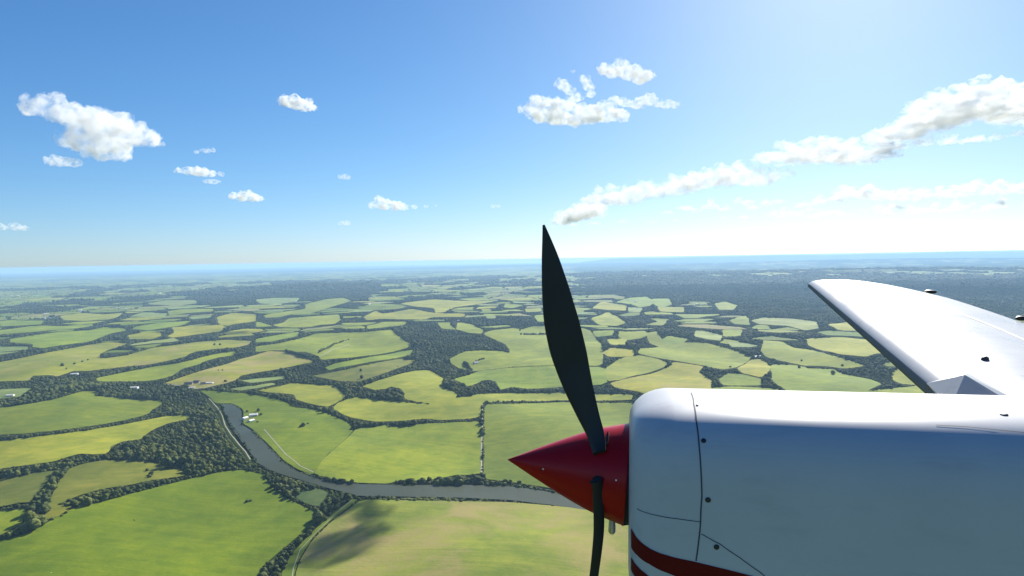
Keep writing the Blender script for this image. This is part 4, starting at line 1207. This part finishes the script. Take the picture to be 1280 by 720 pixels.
# ------------------------------------------------------------------ clouds (real volumes outside the haze)
def cloud_mat(dens, feat, step, alb=.90):
    k = NT('cloud'); k.n.remove(k.b)
    pos = k.add('ShaderNodeNewGeometry').outputs['Position']
    sq = k.add('ShaderNodeMapping', {'Vector': pos, 'Scale': (1, 1, 1.0 if feat < 190 else 2.4)}).outputs[0]
    n = k.noise(sq, 1.0 / feat, 8, 0.66, 0.35)
    d = k.math('MULTIPLY', k.ramp(n, 0.42, 0.66), dens * 2.0)
    vp = k.add('ShaderNodeVolumePrincipled', {'Color': (alb, alb + .012, alb + .025, 1), 'Density': d, 'Anisotropy': 0.0})
    k.l.new(vp.outputs[0], k.out.inputs['Volume'])
    k.m.cycles.volume_step_rate = step
    return k.m
def cloud(label, dist, puffs, dens, depth=0.7, flat=.75, seed=1, extra_n=3, detail=1.0, group='small cumulus clouds'):
    """puffs: (px, py, r px) at horizontal distance dist"""
    rn = random.Random(seed); bm = bmesh.new(); sc = dist / F_PX
    c0 = ray(puffs[0][0], puffs[0][1]); c0 = c0 * (dist / c0.y) + Vector((0, 0, HCAM))
    rm = max(p[2] for p in puffs) * sc
    def puff(p, r, fl):
        res = bmesh.ops.create_icosphere(bm, subdivisions=2, radius=1)
        for v in res['verts']: v.co = Vector((p.x + v.co.x * r, p.y + v.co.y * r, p.z + v.co.z * r * fl))
    full = [puffs[0]]
    for a_, b_ in zip(puffs, puffs[1:]):
        if math.hypot(a_[0] - b_[0], a_[1] - b_[1]) < 2.6 * max(a_[2], b_[2]):
            full.append(((a_[0] + b_[0]) / 2 + rn.uniform(-1, 1), (a_[1] + b_[1]) / 2, (a_[2] + b_[2]) / 2 * rn.uniform(.75, 1.05)))
        full.append(b_)
    for x, y, r in full:
        r = r * (1.42 if dist < 9000 else 1.3)
        d = ray(x, y); p = d * (dist / d.y) + Vector((0, 0, HCAM)) - c0
        R_ = r * sc; off = Vector((0, rn.uniform(-.5, .5) * depth * R_, 0))
        puff(p + off, R_, flat)
        if depth > .4: puff(p + Vector((rn.uniform(-.3, .3) * R_, depth * R_ * 1.1, 0)), R_ * .85, flat)
        for _ in range(extra_n):
            a = rn.uniform(-.5, math.pi + .5); b = rn.uniform(-1, .7); far_ = rn.uniform(.8, 1.0 if dist < 9000 else 1.45)
            q = p + Vector((math.cos(a) * R_ * far_, b * R_ * .6, math.sin(a) * R_ * far_ * .9 * flat)); puff(q, R_ * rn.uniform(.25, .62), .85)
    me = bpy.data.meshes.new('cloud'); bm.to_mesh(me); bm.free(); me.materials.append(cloud_mat(dens, rm * 1.05, .3, .93 if dist < 9000 else .992))
    o = link(bpy.data.objects.new('cloud', me)); o.location = c0
    m = o.modifiers.new('r', 'REMESH'); m.mode = 'VOXEL'; m.voxel_size = max(rm / 15 / detail, 1.0 * sc); m.use_smooth_shade = True
    for j, (size, st) in enumerate(((1.1, .55), (.42, .40), (.16, .22))):
        t = bpy.data.textures.new('cloud_noise', 'CLOUDS'); t.noise_scale = rm * size; t.noise_depth = 3
        dm = o.modifiers.new('d%d' % j, 'DISPLACE'); dm.texture = t; dm.texture_coords = 'LOCAL'; dm.strength = rm * st; dm.mid_level = .52
    tag(o, label, 'cloud', group)
    return o
D1 = 3000
cloud('largest white cloud at upper left, drifting towards the right', 3600, [(52,131,13),(38,134,9),(70,138,13),(97,148,16),(122,152,19),(148,162,17),(173,171,13),(196,178,6),(112,172,19),(140,182,16),(122,192,10),(150,194,8)], .011, seed=1)
cloud('thin white cloud strip just under the large upper left cloud', 3600, [(62,202,5.5),(76,202,6.5),(92,203,6)], .012, seed=2)
cloud('single small bright cloud high in the blue, left of centre', 3400, [(358,127,7),(370,129,8),(381,132,7),(391,134,3.5)], .03, seed=3)
cloud('faint sliver of cloud above the flat double cloud', 3800, [(246,190,2.6),(257,188.5,3.4),(267,188,2.6)], .016, seed=4)
cloud('flat small cloud to the lower right of the largest left cloud', 3800, [(223,213,3.4),(236,213.5,5.2),(250,215,6),(264,217,4.4),(276,218,3)], .022, seed=5)
cloud('tiny cloud fragment beneath the flat small cloud', 3900, [(257,227,2.6),(266,227,3.6),(273,227,2.2)], .016, seed=6)
cloud('small bright cloud left of centre midway down the sky', 4200, [(292,245,4.5),(303,247,5.5),(314,246,6),(323,248,4)], .024, seed=7)
cloud('tiny faint cloud near the middle of the sky', 5200, [(426,221,3),(434,221.5,3.4)], .010, seed=8)
cloud('low bright cloud with a thin tail right of centre-left sky', 5200, [(466,257,4.5),(478,255,7),(491,257,6.5),(504,258.5,4.5),(518,259,3),(532,258,2.2),(545,257,1.6)], .016, seed=9)
cloud('pale low cloud at the left edge above the horizon', 8000, [(3,284,4),(18,283.5,4.8),(31,285,3.6)], .006, seed=10)
cloud('tiny pale cloud low over the horizon left of the propeller', 7000, [(426,279,3),(434,279,3.6)], .006, seed=11)
cloud('small wisp low in the sky beyond the low bright cloud', 8000, [(616,258,2.6),(623,258,2.2)], .006, seed=12)
cloud('bright ragged cloud above the propeller, largest lump of the broken group', 2000, [(663,137,8),(678,141,12),(698,144,12),(718,145,12),(740,143,12),(760,141,11),(778,145,7),(672,124,6),(690,128,7),(712,130,7)], .035, seed=13, extra_n=5)
cloud('small torn cloud wisps directly above the ragged cloud', 2000, [(703,105,6),(712,114,5),(735,108,5),(731,98,4.5),(739,118,4.5),(716,89,2.2),(722,122,5)], .03, seed=14, extra_n=4)
cloud('bright curled cloud at the top right of the broken group', 2050, [(756,87,6),(770,88,8.5),(786,90,9.5),(800,96,8.5),(811,94,5.5)], .04, seed=15, extra_n=5)
cloud('string of thin puffs at the right of the broken group', 2000, [(770,125,5.5),(781,129,4.5),(795,130,6),(809,124,6.5),(822,129,4.5),(834,130,5.5),(845,131,4)], .028, seed=16, extra_n=4)
BG = 'long cloud bank rising to the right'
cloud('left end of the long cloud bank, fading above the propeller tip', 9800, [(722,262,7),(738,256,10),(757,249,12),(778,245,14),(800,241,14),(822,238,13)], .0036, extra_n=6, seed=17, flat=.55, group=BG, depth=1.2)
cloud('middle of the long cloud bank above the cowling', 10400, [(845,234,13),(866,230,14),(888,224,14),(912,219,14),(935,221,14),(957,224,11),(975,220,9)], .0038, extra_n=6, seed=18, flat=.6, group=BG, depth=1.2)
cloud('upper middle lump of the long cloud bank', 10600, [(963,196,9),(985,194,14),(1010,191,16),(1036,190,17),(1062,191,17),(1088,192,15),(1110,188,12)], .0038, extra_n=6, seed=19, flat=.65, group=BG, depth=1.2)
cloud('high bright right end of the long cloud bank at the frame edge', 10800, [(1098,168,9),(1118,168,12),(1140,160,16),(1165,150,20),(1192,140,22),(1222,133,22),(1250,129,21),(1280,131,24),(1310,134,22)], .0038, extra_n=6, seed=20, flat=.7, group=BG, depth=1.2)
cloud('thin cloud strip under the right end of the long bank', 10900, [(1110,183,9),(1135,180,9),(1160,176,9),(1190,176,8),(1220,174,7),(1250,171,6),(1275,167,5)], .0038, extra_n=6, seed=21, flat=.5, group=BG, depth=1)
cloud('lower right cloud band reaching the frame edge', 14500, [(1030,250,6),(1052,246,9),(1075,243,11),(1100,244,10),(1130,245,10),(1160,242,10),(1190,241,10),(1222,238,11),(1252,237,11),(1285,235,12)], .0036, extra_n=6, seed=22, flat=.55, group=BG, depth=1)
cloud('thin low streak of cloud beneath the long bank', 15500, [(880,274,3.5),(905,273,4.5),(935,272,5),(965,269,5),(990,265,5.5),(1012,262,6),(1034,266,4)], .0022, seed=23, flat=.35, group=BG, depth=1, extra_n=1)
cloud('thin low streak of cloud left of the cowling bank', 15500, [(690,283,3.5),(715,281,5),(745,279,5.5),(780,277,6),(815,277,5),(845,275,4)], .0016, seed=24, flat=.35, group=BG, depth=1, extra_n=1)
VG = 'thin cloud sheets behind the long bank'
cloud('thin pale cloud sheet low behind the middle of the bank', 13000, [(850,262,8),(890,258,9),(930,256,10),(970,254,10),(1010,256,9)], .0032, seed=31, flat=.3, group=VG, depth=5, extra_n=2)
cloud('thin pale cloud sheet low above the wing tip', 14500, [(960,268,9),(1010,266,10),(1060,264,11),(1110,262,11),(1160,262,10)], .0032, seed=32, flat=.28, group=VG, depth=6, extra_n=2)
cloud('thin pale cloud sheet low at the right frame edge', 14500, [(1150,262,10),(1200,259,12),(1250,257,12),(1300,256,12)], .0032, seed=33, flat=.28, group=VG, depth=6, extra_n=2)
cloud('small round cloud near the propeller tip shading the dry field', 1823, [(700,275,7),(712,271,12),(727,267,13),(742,263,11),(754,259,6)], .032, seed=25, flat=.5, depth=2.6)

# ------------------------------------------------------------------ haze
k = NT('haze_air'); k.n.remove(k.b)
vp = k.add('ShaderNodeVolumePrincipled', {'Color': (0.37, 0.60, 0.90, 1), 'Density': 4.1e-5, 'Anisotropy': 0.14})
k.l.new(vp.outputs[0], k.out.inputs['Volume']); k.m.cycles.homogeneous_volume = True
bm = bmesh.new(); box(bm, -64000, 64000, -64000, 64000, -25, HCAM + 6)
o = bm_obj('haze', bm, k.m); tag(o, 'thin blue haze lying over the distant land', 'haze', kind='stuff')

# ------------------------------------------------------------------ light
SAZ, SEL = R(27), R(28)
sd = Vector((math.sin(SAZ) * math.cos(SEL), math.cos(SAZ) * math.cos(SEL), math.sin(SEL)))
sun = bpy.data.lights.new('sun', 'SUN'); sun.energy = 5.0; sun.angle = R(.5); sun.color = (1, .94, .83)
so = bpy.data.objects.new('sun', sun); COL.objects.link(so)
so.rotation_euler = sd.to_track_quat('Z', 'Y').to_euler(); so.location = (0, 0, 3000)
w = bpy.data.worlds.new('World'); S.world = w; w.use_nodes = True
wn = w.node_tree.nodes; sky = wn.new('ShaderNodeTexSky'); sky.sky_type = 'NISHITA'; sky.sun_disc = False
sky.sun_elevation = SEL; sky.sun_rotation = SAZ; sky.altitude = 400; sky.air_density = 0.8; sky.dust_density = 0.45; sky.ozone_density = 6.0
hs = wn.new('ShaderNodeHueSaturation'); hs.inputs['Saturation'].default_value = 1.10
mx = wn.new('ShaderNodeMix'); mx.data_type = 'RGBA'; mx.blend_type = 'MULTIPLY'; mx.inputs[0].default_value = 1; mx.inputs[7].default_value = (.88, 1.0, 1.10, 1)
w.node_tree.links.new(sky.outputs[0], hs.inputs['Color']); w.node_tree.links.new(hs.outputs[0], mx.inputs[6])
vm = wn.new('ShaderNodeVectorMath'); vm.operation = 'MULTIPLY_ADD'; vm.inputs[1].default_value = (.058,) * 3; vm.inputs[2].default_value = (1, 1, 1)
vd = wn.new('ShaderNodeVectorMath'); vd.operation = 'DIVIDE'
w.node_tree.links.new(mx.outputs[2], vm.inputs[0]); w.node_tree.links.new(mx.outputs[2], vd.inputs[0]); w.node_tree.links.new(vm.outputs[0], vd.inputs[1])
w.node_tree.links.new(vd.outputs[0], wn['Background'].inputs[0]); wn['Background'].inputs[1].default_value = .070

S.view_settings.view_transform = 'Standard'; S.view_settings.look = 'None'; S.view_settings.gamma = 1
S.view_settings.exposure = 1.28
cy = S.cycles
cy.use_denoising = True
cy.max_bounces = 12; cy.diffuse_bounces = 2; cy.glossy_bounces = 2; cy.transmission_bounces = 2; cy.volume_bounces = 10; cy.transparent_max_bounces = 8
cy.sample_clamp_indirect = 6
